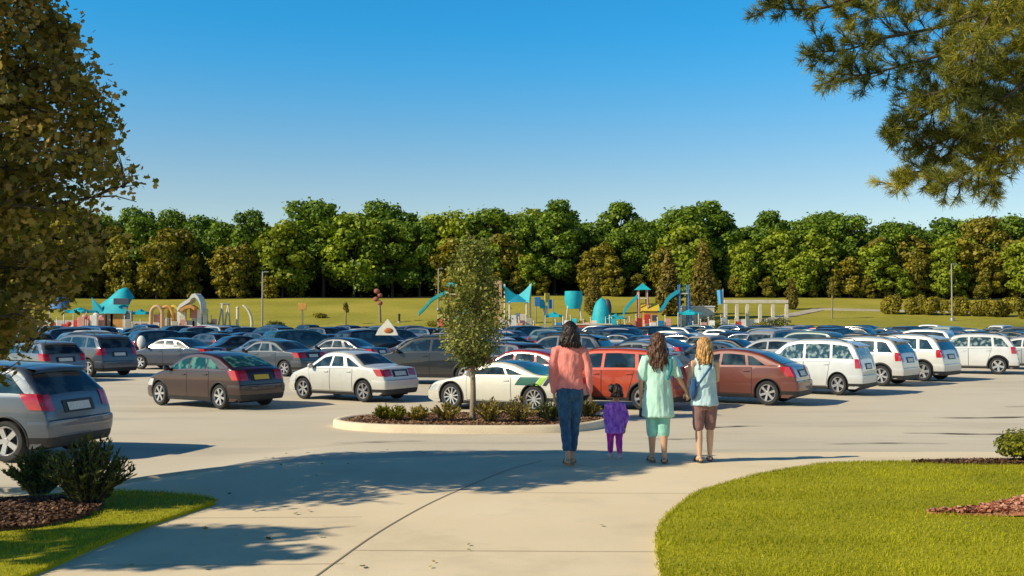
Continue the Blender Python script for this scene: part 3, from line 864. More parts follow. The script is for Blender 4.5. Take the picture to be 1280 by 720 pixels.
def pine():
    """long-needled pine at the right edge: trunk outside the frame, boughs hanging in"""
    global nr
    nr = np.random.default_rng(41); rr = random.Random(44)
    Y0 = 12.5; f = F/Y0
    bx = 7.25
    t = thing('pine_tree', 'long-needled pine reaching in over the lawn from the right edge', 'pine tree', (bx, Y0, gh(bx, Y0)))
    g0 = gh(bx, Y0)
    wood = MB()
    wood.tube([(0, 0, -.3), (.05, 0, 2), (-.1, .1, 4.5), (0, 0, 7.5), (.1, 0, 10)], [.24, .2, .17, .12, .04], 12)
    tuft = []
    def loc(px, py, dy=0.0):
        Y = Y0+dy; return Vector((X(px, Y)-bx, dy, Zp(py, Y)-g0))
    # boughs as they hang: (start height on trunk, path, side twigs)
    boughs = [
        (6.4, [(1330, -70, 0), (1240, -60, -.2), (1120, -25, -.3), (1040, 5, -.3), (985, 8, -.3), (963, 2, -.3)], 26),
        (6.0, [(1330, -40, .3), (1260, 0, .3), (1180, 30, .2), (1110, 45, .1), (1060, 60, 0), (1015, 62, 0)], 34),
        (5.8, [(1330, 0, -.4), (1270, 30, -.5), (1200, 60, -.5), (1130, 80, -.4), (1080, 92, -.4), (1045, 88, -.4)], 30),
        (5.4, [(1340, 30, .1), (1290, 70, .1), (1230, 100, 0), (1180, 130, -.1), (1140, 155, -.1), (1112, 165, -.1)], 34),
        (5.1, [(1340, 60, .6), (1290, 110, .6), (1235, 150, .5), (1190, 190, .5), (1150, 215, .4), (1125, 232, .4)], 34),
        (4.9, [(1350, 100, -.3), (1300, 140, -.3), (1260, 175, -.3), (1225, 205, -.3), (1200, 222, -.3), (1178, 235, -.3)], 28),
        (5.3, [(1350, 60, -.8), (1310, 90, -.8), (1275, 110, -.9), (1240, 135, -.9), (1205, 160, -.9)], 26),
        (6.2, [(1340, -40, .9), (1290, -10, .9), (1240, 20, .8), (1190, 55, .8), (1160, 100, .7)], 28),
        (6.5, [(1340, -70, -.9), (1295, -30, -1.), (1250, 5, -1.), (1225, 50, -1.), (1215, 85, -1.)], 28),
        (4.7, [(1350, 140, .2), (1310, 170, .2), (1280, 185, .2), (1250, 210, .2), (1240, 240, .1)], 22),
        (5.5, [(1345, 20, -.6), (1300, 45, -.6), (1262, 62, -.6), (1220, 92, -.6), (1180, 112, -.6), (1150, 120, -.6)], 30),
        (6.0, [(1345, -10, 1.1), (1300, 10, 1.1), (1262, 25, 1.0), (1225, 28, 1.0), (1190, 12, .9), (1150, 2, .9)], 30),
        (5.0, [(1350, 85, .9), (1312, 120, .9), (1285, 150, .9), (1262, 168, .9), (1240, 180, .9), (1222, 175, .9)], 26),
        (5.2, [(1345, 50, .0), (1300, 90, .0), (1258, 122, .1), (1215, 158, .1), (1180, 176, .2), (1150, 185, .2)], 28),
        (6.3, [(1450, -30, .2), (1500, -20, .4), (1560, 0, .5), (1620, 10, .6), (1680, 30, .6)], 30),
        (5.6, [(1450, 30, -.3), (1500, 40, -.6), (1550, 70, -.8), (1610, 90, -.9), (1650, 120, -1.)], 30),
        (5.0, [(1450, 90, .4), (1490, 110, .7), (1540, 140, .9), (1580, 170, 1.)], 26),
        (6.9, [(1440, -110, .0), (1480, -150, .2), (1530, -190, .3), (1570, -200, .3)], 26),
        (6.6, [(1330, -90, .2), (1240, -70, .3), (1160, -30, .4), (1100, 0, .4), (1060, 22, .4)], 30),
    ]
    for h0, path, ntw in boughs:
        pts = [Vector((0, 0, h0))]+[loc(*p) for p in path]
        # smooth the path
        fine = []
        for i in range(len(pts)-1):
            for k in range(4):
                tt = k/4; p0 = pts[max(0, i-1)]; p1 = pts[i]; p2 = pts[i+1]; p3 = pts[min(len(pts)-1, i+2)]
                fine.append(.5*((2*p1)+(p2-p0)*tt+(2*p0-5*p1+4*p2-p3)*tt*tt+(3*p1-p0-3*p2+p3)*tt**3))
        fine.append(pts[-1])
        m = len(fine)
        wood.tube(fine, [lerp(.042, .006, i/(m-1)) for i in range(m)], 6)
        for j in range(int(ntw*1.75)):
            i = int(lerp(m*.20, m-1, ((j+rr.random())/(ntw*1.75))**.85)); i = min(i, m-2)
            d = (fine[i+1]-fine[i]).normalized(); q = i/m
            side = Vector((rr.uniform(-1, 1), rr.uniform(-1, 1), rr.uniform(-.7, .7)))
            side = (side-d*side.dot(d)).normalized()
            l = rr.uniform(.16, .50)*(1.05-.35*q)
            e = fine[i]+(d*.7+side).normalized()*l+Vector((0, 0, .05*l))
            mid = (fine[i]+e)/2+Vector((0, 0, -.02))
            wood.tube([fine[i], mid, e], [.009, .006, .004], 4, cap=False)
            tuft.append((e, (e-mid).normalized())); 
            tuft.append((mid, (e-mid).normalized()))
            for kk in range(2):
                s2 = Vector((rr.uniform(-1, 1), rr.uniform(-1, 1), rr.uniform(-.5, .6)))
                e2 = mid+((e-mid).normalized()*.8+s2*.7).normalized()*l*.5
                wood.tube([mid, e2], [.005, .003], 4, cap=False); tuft.append((e2, (e2-mid).normalized()))
        tuft.append((fine[-1], (fine[-1]-fine[-2]).normalized()))
    per = 40; n = len(tuft)*per
    c = np.repeat(np.array([list(a) for a, _ in tuft]), per, 0); d = np.repeat(np.array([list(b) for _, b in tuft]), per, 0)
    c = c - d*nr.uniform(0, .09, (n, 1))
    up = d*.55+unit(n)*.62+np.array([0, 0, .12]); up /= np.linalg.norm(up, axis=1, keepdims=True)
    nor = np.cross(up, unit(n)); 
    part('trunk', wood.mesh('trunk', [M['trunk']], 60), t)
    part('crown', leaf_mesh('crown', c, nor, nr.uniform(.07, .13, n), NEED, [F6], upv=up, width=np.full(n, .11)), t)
    return t

def young_tree():
    global nr
    nr = np.random.default_rng(51); rr = random.Random(52)
    Y = 22.0; x = X(591, Y)
    t = thing('young_tree', 'young narrow olive-leaved tree with a pale trunk on the kerbed island', 'tree', (x, Y, .11))
    wood = MB(); H = 3.82
    wood.tube([(0, 0, -.1), (.01, 0, .6), (-.01, .01, 1.3), (.02, 0, 2.3), (0, 0, 3.2), (0, .02, H)], [.075, .058, .052, .035, .02, .006], 10)
    tips = []
    for i in range(62):
        q = i/62; z = lerp(1.05, 3.65, q); a = i*2.4
        prof = np.interp(z, [1.0, 1.2, 1.7, 2.2, 2.5, 2.9, 3.3, 3.8], [.30, .55, .74, .66, .46, .46, .36, .10])
        for k in range(2):
            aa = a+rr.uniform(-.5, .5); l = prof*rr.uniform(.7, 1.05)
            e = Vector((l*math.cos(aa), l*math.sin(aa), z+l*.55+rr.uniform(-.1, .1)))
            m = Vector((l*.5*math.cos(aa), l*.5*math.sin(aa), z+l*.2))
            wood.tube([(0, 0, z-.1), m, e], [.012, .008, .004], 5, cap=False)
            tips += [e, (e+m)/2, m]
    tips = np.array([list(v) for v in tips]); n = 9800
    P = tips[nr.integers(0, len(tips), n)]+nr.normal(size=(n, 3))*np.array([.085, .085, .095])
    P = P[P[:, 2] > .95]; n = len(P)
    d = P*np.array([1, 1, 0]); d /= np.linalg.norm(d, axis=1, keepdims=True)+1e-6
    part('trunk', wood.mesh('trunk', [M['trunk_pale']], 60), t)
    part('crown', leaf_mesh('crown', P, d*.5+unit(n)*.9+np.array([0, 0, .35]), .055+.045*nr.random(n), OVAL, [F5]), t)

def shrub(name, label, loc, w, h, mat, n, style, seed, cat='shrub', group=None, leaf=.05):
    global nr
    nr = np.random.default_rng(seed); rr = random.Random(seed)
    t = thing(name, label, cat, loc, 0, group)
    wood = MB()
    cs = []; ups = []
    if style == 'upright':
        for i in range(int(n/30)):
            a = rr.uniform(0, 6.28); l = rr.random()**.6
            e = Vector((w/2*l*math.cos(a), w/2*l*math.sin(a), h*(1.0-.45*l*l)*rr.uniform(.65, 1.05)))
            b = Vector((e.x*.25, e.y*.25, 0)); m = (b+e)/2+Vector((e.x*-.05, e.y*-.05, h*.06))
            wood.tube([b, m, e], [.008, .006, .003], 4, cap=False)
            for k in range(30):
                q = rr.uniform(.12, 1.0)
                p = (b.lerp(m, q*2) if q < .5 else m.lerp(e, q*2-1))
                d = (e-m).normalized()*.7+Vector((rr.uniform(-1, 1), rr.uniform(-1, 1), rr.uniform(-.3, .8)))*.8
                cs.append(p); ups.append(d.normalized())
        cs = np.array([list(v) for v in cs]); ups = np.array([list(v) for v in ups]); n = len(cs)
        me = leaf_mesh('foliage', cs, np.cross(ups, unit(n)), leaf*(.7+.8*nr.random(n)), [(-.12, 0, 0), (.12, 0, 0), (.14, .5, .06), (0, 1, 0), (-.14, .5, .06)], [mat], upv=ups)
    else:
        for i in range(26):
            a = rr.uniform(0, 6.28); l = rr.random()**.5*.42*w
            e = Vector((l*math.cos(a), l*math.sin(a), h*rr.uniform(.5, .95)))
            wood.tube([(0, 0, 0), e*.5, e], [.012, .008, .003], 4, cap=False)
        blobs = [(w*.26*math.cos(k*1.9), w*.26*math.sin(k*1.9), h*rr.uniform(.34, .62), w*.27, w*.27, h*.34) for k in range(8)]
        P, d = crown_pts(blobs, n, .55)
        P[:, 2] = np.abs(P[:, 2])
        me = leaf_mesh('foliage', P, d+unit(n)*.7+np.array([0, 0, .3]), leaf*(.7+.7*nr.random(n)), OVAL, [mat])
    part('stem', wood.mesh('stem', [M['trunk']], 60), t)
    part('foliage', me, t)
    return t
# ------------------------------------------------------------------ people
SKIN = [plain('skin_tan', (.60, .34, .20), .5, var=.06, scale=20), plain('skin_brown', (.44, .23, .14), .5, var=.06, scale=20), plain('skin_fair', (.66, .40, .25), .5, var=.06, scale=20)]
EYEW = plain('eye_white', (.7, .7, .68), .3, var=.02); EYEI = plain('eye_dark', (.03, .02, .015), .2, var=.02)
def hairmat(name, dark, light, rough=.42):
    m, nt, out = newmat(name); L = nt.links
    tc = N(nt, 'ShaderNodeTexCoord'); mp = N(nt, 'ShaderNodeMapping'); mp.inputs['Scale'].default_value = (60, 60, 7); L.new(tc.outputs['Object'], mp.inputs['Vector'])
    n1 = N(nt, 'ShaderNodeTexNoise', Scale=1., Detail=4.); L.new(mp.outputs[0], n1.inputs['Vector'])
    r = ramp(nt, [(.36, dark), (.66, light)]); L.new(n1.outputs['Fac'], r.inputs['Fac'])
    b = N(nt, 'ShaderNodeBsdfPrincipled', Roughness=rough); b.inputs['Specular IOR Level'].default_value = .35
    L.new(r.outputs['Color'], b.inputs['Base Color'])
    bp = N(nt, 'ShaderNodeBump', Strength=.9, Distance=.012); L.new(n1.outputs['Fac'], bp.inputs['Height']); L.new(bp.outputs['Normal'], b.inputs['Normal'])
    L.new(b.outputs['BSDF'], out.inputs['Surface']); return m
def V3(*a): return Vector(a)

def hand(mb, wrist, direction, s, inward, curl=.5):
    """palm, four bent fingers of unequal length and a thumb leaving the side of the palm"""
    d = Vector(direction).normalized(); n = Vector(inward); n = (n-d*n.dot(d)).normalized(); w = d.cross(n)
    palm = wrist+d*.05*s
    for k in range(5):
        mb.ell(wrist+d*(.018+.017*k)*s, (.030*s, .030*s, .018*s) if k else (.026*s, .026*s, .018*s), 10, 7, Matrix((w, d, n)).transposed())
    for i, (off, ln) in enumerate(((-.030, .066), (-.010, .076), (.010, .072), (.029, .056))):
        b = palm+w*off*s+d*.028*s
        k1 = b+(d*.94+n*curl*.35).normalized()*ln*.48*s
        k2 = k1+(d*(1-curl*.55)+n*curl*1.0).normalized()*ln*.33*s
        k3 = k2+(d*(1-curl*1.1)+n*curl*1.5).normalized()*ln*.26*s
        mb.tube([b-d*.02*s, b, k1, k2, k3], [.0095*s, .0095*s, .0088*s, .008*s, .007*s], 8)
    b = palm-w*.022*s-d*.02*s
    mb.tube([b, b-w*.028*s+d*.014*s+n*.012*s, b-w*.036*s+d*.045*s+n*.024*s, b-w*.03*s+d*.066*s+n*.036*s], [.013*s, .012*s, .0105*s, .008*s], 8)

def head_geo(mb, c, s, neck_base):
    """cranium, jaw, nose, lips, brow and ears; face towards +y"""
    mb.ell(c+V3(0, -.012, .02)*s, (.076*s, .094*s, .098*s), 18, 12)
    mb.ell(c+V3(0, .030, -.045)*s, (.058*s, .060*s, .072*s), 16, 10)
    mb.ell(c+V3(0, .050, -.092)*s, (.030*s, .032*s, .024*s))
    mb.tube([c+V3(0, .092, .018)*s, c+V3(0, .106, -.012)*s, c+V3(0, .112, -.028)*s], [.010*s, .012*s, .015*s], 8)
    mb.ell(c+V3(0, .086, -.060)*s, (.024*s, .012*s, .007*s)); mb.ell(c+V3(0, .084, -.072)*s, (.021*s, .012*s, .008*s))
    for sg in (-1, 1):
        mb.ell(c+V3(sg*.028, .080, .028)*s, (.024*s, .012*s, .008*s))
        mb.ell(c+V3(sg*.078, -.004, -.010)*s, (.010*s, .022*s, .032*s))
        mb.ell(c+V3(sg*.040, .062, -.030)*s, (.022*s, .022*s, .022*s))
    mb.tube([neck_base, neck_base.lerp(c, .5)+V3(0, -.008, 0)*s, c+V3(0, -.012, -.05)*s], [.058*s, .050*s, .052*s], 14)
def eyes(root, c, s):
    for sg in (-1, 1):
        mb = MB(); mb.ell(c+V3(sg*.030, .080, .010)*s, (.0125*s, .0105*s, .0095*s)); e = mb.build('eye', [EYEW], root, 'all')
        mb = MB(); mb.ell(c+V3(sg*.030, .0885, .010)*s, (.0055*s, .004*s, .0055*s)); mb.build('iris', [EYEI], e, 'all')
def foot(mb, ankle, s, toe, lift=0.0):
    d = Vector((toe[0], toe[1], 0)).normalized(); a = Vector(ankle)
    heel = a-d*.045*s; heel.z = a.z-.050*s+lift; 
    ball = a+d*.115*s; ball.z = a.z-.062*s
    tip = a+d*.165*s; tip.z = a.z-.066*s
    mb.tube([heel, a+d*.02*s+V3(0, 0, -.035*s), ball, tip], [.032*s, .038*s, .034*s, .022*s], 12)
    for i in range(5):
        q = (i-2)*.016*s; w = Vector((-d.y, d.x, 0))
        st = ball+w*q; mb.tube([st, st+d*(.062-.005*abs(i-1.5))*s+V3(0, 0, -.006*s)], [.011*s, .0085*s], 8)
def sandal(a, s, toe, mats):
    d = Vector((toe[0], toe[1], 0)).normalized(); a = Vector(a); w = Vector((-d.y, d.x, 0))
    mb = MB(); z = a.z-.088*s
    out = []
    for q, hw in ((-.085, .018), (-.07, .031), (-.02, .034), (.06, .036), (.13, .043), (.18, .038), (.205, .018)):
        out.append((a+d*q*s, hw*s))
    P = [[(p+w*h*k) for k in (-1, -.5, .5, 1)] for p, h in out]
    top = [[(v.x, v.y, z+.018*s) for v in r] for r in P]; bot = [[(v.x, v.y, z) for v in r] for r in P]
    mb.grid(top); mb.grid(bot)
    ring_t = [r[0] for r in top]+[r[-1] for r in top[::-1]]; ring_b = [r[0] for r in bot]+[r[-1] for r in bot[::-1]]
    mb.grid([ring_t+[ring_t[0]], ring_b+[ring_b[0]]])
    p = a+d*.10*s
    mb.tube([p+w*.046*s+V3(0, 0, -.075*s), p+w*.03*s+V3(0, 0, -.03*s), p-w*.03*s+V3(0, 0, -.03*s), p-w*.046*s+V3(0, 0, -.075*s)], .009*s, 6)
    p = a-d*.035*s
    mb.tube([p+w*.034*s+V3(0, 0, -.07*s), p-d*.012*s+V3(0, 0, -.03*s)+w*.022*s, p-d*.03*s+V3(0, 0, -.028*s), p-d*.012*s+V3(0, 0, -.03*s)-w*.022*s, p-w*.034*s+V3(0, 0, -.07*s)], .007*s, 6)
    return mb.mesh('sandal', mats, 60)
def hair_mass(c, s, length, width, locks, wave, seed, depth=.05, taper=.55, ragged=.12, cap=1.06):
    """cap of hair plus wavy locks falling over back and sides to z = length"""
    locks = int(locks*1.7); rr = random.Random(seed); mb = MB()
    mb.ell(c+V3(0, -.018, .026)*s, (.084*s*cap, .098*s*cap, .102*s*cap), 18, 12)
    for i in range(locks):
        a = lerp(-.15, math.pi+.15, (i+rr.random())/locks)   # round the back from ear to ear
        up = rr.uniform(-.1, .9)
        st = c+V3(math.cos(a)*.080*cap*math.cos(up*.9), -.018-math.sin(a)*.092*cap*math.cos(up*.9), .03+.092*math.sin(up*.9))*s
        zend = length+rr.random()*ragged*s*(1.0 if rr.random() < .7 else 2.2)
        ex = c.x+math.cos(a)*width*rr.uniform(.75, 1.05)*(taper+(1-taper)*rr.random()); ey = c.y-.03*s-math.sin(a)*depth-.05*s*rr.random()
        pts = []; n = 8; ph = rr.uniform(0, 6)
        for k in range(n+1):
            t = k/n; 
            bx = lerp(st.x, ex, smooth01(min(1, t*1.3))); byy = lerp(st.y-.012*s*math.sin(t*3), ey, smooth01(t))
            pts.append(V3(bx+wave*math.sin(ph+t*9), byy+wave*.7*math.cos(ph+t*8), lerp(st.z, zend, t)))
        mb.tube(pts, [lerp(.014, .005, (k/n)**1.5)*s for k in range(n+1)], 6)
    return mb
def wrinkle(amp, sc, zs=.6, seed=0):
    def f(co, n):
        p = Vector((co.x*sc+seed, co.y*sc, co.z*sc*zs))
        return co+n*amp*(mnoise.noise(p)+.5*mnoise.noise(p*2.3))
    return f

def person(label, loc, rz=0.0, group=None):
    t = thing('person', label, 'person', loc, rz, group); t.scale = (.93, .95, 1.0); return t

def people():
    grp = None
    # ---- woman in the pink sweater (1.74 m), right foot forward, arms hanging
    Y = 12.75; x = X(712, Y); g = gh(x, Y)+.012
    t = person('dark-haired woman in a pink sweater and blue jeans walking away', (x, Y, g))
    s = 1.0; c = V3(.005, .01, 1.625)
    A = {'L': [V3(-.185, -.01, 1.415), V3(-.232, -.035, 1.13), V3(-.205, .015, .875)], 'R': [V3(.190, -.01, 1.415), V3(.245, -.045, 1.135), V3(.268, .02, .88)]}
    Lg = {'L': [V3(-.085, .0, .90), V3(-.06, -.02, .48), V3(-.035, -.12, .115)], 'R': [V3(.085, .0, .90), V3(.065, .085, .485), V3(.035, .13, .092)]}
    mb = MB()
    head_geo(mb, c, s, V3(0, -.02, 1.43))
    mb.loft([(0, 0, .82, .06, .05), (0, 0, .88, .15, .10), (0, 0, 1.0, .135, .095), (0, 0, 1.1, .115, .085), (0, 0, 1.28, .14, .095), (0, -.01, 1.40, .13, .07), (0, -.015, 1.45, .06, .05)])
    for sd in 'LR':
        sg = -1 if sd == 'L' else 1
        a, b, w = A[sd]; mb.tube([a-V3(sg*.06, 0, 0), a, a.lerp(b, .5), b, b.lerp(w, .35), w], [.045, .047, .040, .033, .034, .023], 12)
        hand(mb, w, (w-b).normalized()*.8+V3(0, .0, -.6), 1.0, V3(-sg, .25, 0), .45)
        h, k, an = Lg[sd]; mb.tube([h, h.lerp(k, .5), k, k.lerp(an, .3), an], [.078, .066, .048, .046, .030], 12)
        foot(mb, an, 1.0, (sg*.12, 1), .0 if sd == 'R' else .0)
    part('body', solid(mb, 'body', .0075, 3, [SKIN[0]]), t)
    eyes(t, c, s)
    mb = MB()   # sweater
    mb.loft([(0, 0, .925, .186, .128), (0, 0, .94, .196, .135), (0, 0, 1.0, .185, .128), (0, -.005, 1.10, .165, .118), (0, -.005, 1.25, .172, .124), (0, -.01, 1.36, .180, .112), (0, -.015, 1.42, .135, .085), (0, -.015, 1.465, .07, .066), (0, -.015, 1.475, .065, .06)], 28)
    for sd in 'LR':
        sg = -1 if sd == 'L' else 1
        a, b, w = A[sd]; mb.tube([a-V3(sg*.09, 0, .01), a-V3(sg*.01, 0, .02), a.lerp(b, .5), b, b.lerp(w, .5), b.lerp(w, .86)], [.068, .073, .062, .055, .050, .042], 14)
    part('sweater', solid(mb, 'sweater', .009, 4, [cloth('pink_knit', (.84, .27, .23), .1, .9)], wrinkle(.011, 14, .5, 3)), t)
    mb = MB()   # jeans
    mb.loft([(0, 0, .80, .10, .10), (0, -.01, .86, .182, .128), (0, -.015, .93, .178, .125), (0, 0, .99, .165, .115), (0, 0, 1.0, .155, .105)], 28)
    for sd in 'LR':
        h, k, an = Lg[sd]; mb.tube([h+V3(0, -.01, -.02), h.lerp(k, .35)+V3(0, -.005, 0), h.lerp(k, .75), k, k.lerp(an, .35), k.lerp(an, .70)], [.096, .096, .078, .070, .066, .058], 16)
    part('jeans', solid(mb, 'jeans', .009, 3, [cloth('blue_denim', (.035, .10, .19), .35, .85, 26.)], wrinkle(.008, 17, .8, 5)), t)
    for sd in 'LR': 
        sg = -1 if sd == 'L' else 1
        part('sandal', sandal(Lg[sd][2], 1.0, (sg*.12, 1), [plain('tan_leather', (.36, .22, .10), .6)]), t)
    hm = hair_mass(c, s, 1.43, .135, 90, .010, 4, .075, .8, .06, 1.16)
    part('hair', solid(hm, 'hair', .005, 1, [hairmat('black_hair', (.006, .004, .004), (.035, .018, .014))]), t)

    # ---- small child in purple (1.0 m)
    Y = 13.75; x = X(768, Y); g = gh(x, Y)+.012
    t = person('small child in a purple top and patterned magenta leggings, shortest of the four walkers', (x, Y, g))
    s = .80; c = V3(.03, .01, .875)
    A = {'L': [V3(-.105, 0, .70), V3(-.135, -.02, .54), V3(-.10, .06, .42)], 'R': [V3(.115, 0, .70), V3(.165, -.01, .545), V3(.15, .03, .40)]}
    Lg = {'L': [V3(-.055, 0, .46), V3(-.060, .03, .255), V3(-.060, .05, .065)], 'R': [V3(.055, 0, .46), V3(.055, -.03, .255), V3(.062, -.07, .065)]}
    mb = MB(); head_geo(mb, c, s, V3(.01, -.01, .73))
    mb.loft([(0, 0, .40, .05, .04), (0, 0, .46, .09, .07), (0, 0, .56, .085, .07), (0, 0, .66, .09, .065), (0, 0, .715, .085, .05), (.01, 0, .75, .04, .035)])
    for sd in 'LR':
        sg = -1 if sd == 'L' else 1
        a, b, w = A[sd]; mb.tube([a-V3(sg*.04, 0, 0), a, b, b.lerp(w, .4), w], [.030, .031, .024, .023, .017], 10)
        hand(mb, w, (w-b).normalized()+V3(0, 0, -.5), .62, V3(-sg, .3, 0), .5)
        h, k, an = Lg[sd]; mb.tube([h, k, k.lerp(an, .4), an], [.052, .036, .034, .025], 10)
        foot(mb, an, .62, (sg*.1, 1))
    part('body', solid(mb, 'body', .006, 2, [SKIN[1]]), t); eyes(t, c, s)
    mb = MB()
    mb.loft([(0, 0, .335, .128, .105), (0, 0, .35, .135, .11), (0, 0, .45, .128, .104), (0, 0, .58, .118, .096), (0, 0, .67, .122, .088), (0, 0, .72, .095, .066), (.01, 0, .755, .052, .046)], 24)
    for sd in 'LR':
        sg = -1 if sd == 'L' else 1
        a, b, w = A[sd]; mb.tube([a-V3(sg*.05, 0, .01), a-V3(0, 0, .01), a.lerp(b, .6), b, b.lerp(w, .6)], [.046, .048, .042, .038, .033], 12)
    part('top', solid(mb, 'top', .008, 3, [cloth('purple_print', (.44, .17, .80), .2, .8, 26., (.24, .07, .60))], wrinkle(.010, 20, .7, 9)), t)
    mb = MB()
    mb.loft([(0, 0, .36, .09, .08), (0, 0, .40, .122, .10), (0, 0, .47, .105, .09)], 24)
    for sd in 'LR':
        h, k, an = Lg[sd]; mb.tube([h+V3(0, 0, -.04), h.lerp(k, .5), k, k.lerp(an, .5), k.lerp(an, .86)], [.066, .062, .050, .044, .037], 14)
    part('leggings', solid(mb, 'leggings', .007, 2, [cloth('magenta_print', (.62, .04, .40), .2, .8, 26., (.22, .05, .42))], wrinkle(.006, 22, .8, 2)), t)
    for sd in 'LR': 
        sg = -1 if sd == 'L' else 1
        k, an = Lg[sd][1:]
        mb = MB(); mb.tube([an+V3(0, 0, .06), an+V3(0, 0, -.01)], [.031, .032], 12)
        part('sock', mb.mesh('sock', [cloth('pink_sock', (.62, .16, .28))], 'all'), t)
        mb = MB(); d = V3(sg*.1, 1, 0).normalized()
        mb.tube([an-d*.03+V3(0, 0, -.032), an+d*.03+V3(0, 0, -.032), an+d*.09+V3(0, 0, -.040), an+d*.115+V3(0, 0, -.045)], [.030, .032, .028, .018], 12); mb.tube([an+V3(0, 0, .0), an+V3(0, 0, -.03)], .034, 12)
        part('shoe', solid(mb, 'shoe', .006, 2, [plain('pale_pink_shoe', (.60, .42, .44), .6)]), t)
    hm = hair_mass(c, s, .80, .085, 60, .006, 14, .05, .9, .03, 1.08)
    hm.ell(c+V3(-.078, -.045, .060), (.046, .046, .044)); hm.ell(c+V3(-.092, -.06, .035), (.034, .036, .040))
    part('hair', solid(hm, 'hair', .006, 1, [hairmat('black_hair_child', (.007, .005, .005), (.04, .022, .018))], wrinkle(.008, 30, 1)), t)

    # ---- girl in the aqua tunic (1.63 m), her right-hand arm reaching down to hold hands
    Y = 13.1; x2 = X(822, Y); g = gh(x2, Y)+.012
    t = person('girl with long brown hair in a loose aqua tunic and aqua shorts', (x2, Y, g))
    s = .96; c = V3(.0, .01, 1.505)
    A = {'L': [V3(-.175, -.01, 1.30), V3(-.235, -.03, 1.03), V3(-.225, .035, .80)], 'R': [V3(.180, -.01, 1.30), V3(.275, -.02, 1.06), V3(.385, .03, .90)]}
    Lg = {'L': [V3(-.085, 0, .83), V3(-.075, .05, .44), V3(-.072, .08, .088)], 'R': [V3(.085, 0, .83), V3(.072, -.02, .44), V3(.070, -.08, .092)]}
    mb = MB(); head_geo(mb, c, s, V3(0, -.02, 1.32))
    mb.loft([(0, 0, .76, .06, .05), (0, 0, .82, .14, .10), (0, 0, .95, .13, .095), (0, 0, 1.05, .12, .09), (0, 0, 1.2, .135, .095), (0, -.01, 1.30, .125, .07), (0, -.015, 1.34, .055, .05)])
    for sd in 'LR':
        sg = -1 if sd == 'L' else 1
        a, b, w = A[sd]; mb.tube([a-V3(sg*.06, 0, 0), a, a.lerp(b, .5), b, b.lerp(w, .35), w], [.044, .047, .041, .034, .035, .024], 12)
        hand(mb, w, (w-b).normalized()*.8+V3(0, .0, -.6), .95, V3(-sg, .25, 0) if sd == 'L' else V3(0, .6, -.4), .6)
        h, k, an = Lg[sd]; mb.tube([h, h.lerp(k, .5), k, k.lerp(an, .3), an], [.080, .070, .052, .054, .033], 12)
        foot(mb, an, .95, (sg*.15, 1))
    part('body', solid(mb, 'body', .0075, 3, [SKIN[0]]), t); eyes(t, c, s)
    mb = MB()
    mb.loft([(0, 0, .575, .212, .165), (0, 0, .59, .222, .172), (0, 0, .72, .205, .160), (0, -.005, .9, .186, .146), (0, -.005, 1.08, .176, .134), (0, -.01, 1.22, .180, .120), (0, -.015, 1.30, .140, .085), (0, -.015, 1.345, .075, .066), (0, -.015, 1.355, .07, .06)], 28)
    for sd in 'LR':
        sg = -1 if sd == 'L' else 1
        a, b, w = A[sd]; mb.tube([a-V3(sg*.09, 0, .01), a-V3(sg*.01, 0, .01), a.lerp(b, .45), a.lerp(b, .78)], [.068, .076, .072, .070], 14)
    TUN = cloth('aqua_cotton', (.50, .78, .66), .12, .85)
    part('tunic', solid(mb, 'tunic', .009, 4, [TUN], wrinkle(.018, 9, .35, 1)), t)
    mb = MB()
    mb.loft([(0, 0, .70, .10, .10), (0, 0, .76, .17, .125), (0, 0, .86, .16, .115)], 26)
    for sd in 'LR':
        h, k, an = Lg[sd]; mb.tube([h+V3(0, 0, -.03), h.lerp(k, .5), k+V3(0, 0, .04), k+V3(0, 0, -.06)], [.094, .088, .082, .080], 16)
    part('shorts', solid(mb, 'shorts', .008, 2, [cloth('aqua_shorts', (.30, .62, .50), .12)], wrinkle(.007, 16, .6, 6)), t)
    for sd in 'LR':
        sg = -1 if sd == 'L' else 1; part('sandal', sandal(Lg[sd][2], .95, (sg*.15, 1), [plain('brown_leather', (.16, .09, .05), .6)]), t)
    hm = hair_mass(c, s, 1.14, .150, 120, .014, 24, .085, .55, .14, 1.13)
    part('hair', solid(hm, 'hair', .005, 1, [hairmat('brown_hair', (.022, .011, .007), (.19, .085, .045))]), t)
    mb = MB()   # teal bag strap over the shoulder
    mb.tube([V3(.115, -.135, 1.06), V3(.155, -.145, 1.18), V3(.165, -.10, 1.30), V3(.14, -.02, 1.352), V3(.15, .07, 1.30)], [.02, .02, .02, .018, .018], 8, sc=(1, .35))
    part('shoulder_strap', mb.mesh('shoulder_strap', [cloth('teal_webbing', (.03, .27, .33), .15)], 'all'), t)
    girl_hand = V3(x2+.385*.93, Y+.03*.95, g+.90)
    # what she carries in her free hand
    mb = MB(); w = A['L'][2]; b0 = w+V3(.02, .04, -.105)
    mb.loft([(b0.x, b0.y, b0.z-.13, .030, .05), (b0.x, b0.y, b0.z-.12, .042, .062), (b0.x, b0.y, b0.z-.03, .040, .058), (b0.x, b0.y, b0.z-.02, .03, .045)], 16)
    mb.tube([b0+V3(0, -.045, -.03), b0+V3(0, -.03, .015), b0+V3(0, .03, .015), b0+V3(0, .045, -.03)], .007, 6)
    o = mb.build('pouch', [plain('black_nylon', (.02, .02, .022), .6)], None, 'all'); o.location = (x2+.016, Y, g)
    tag(o, 'small black pouch hanging from the left hand of the girl in aqua', 'pouch')

    # ---- girl with light hair, blue-grey top and mauve knee shorts (1.58 m)
    Y = 13.2; x = X(880, Y); g = gh(x, Y)+.012
    t = person('girl with blonde hair in a pale blue top and mauve knee shorts', (x, Y, g))
    s = .94; c = V3(.0, .01, 1.455)
    hx = girl_hand-V3(x, Y, g); hx.x /= .93; hx.y /= .95
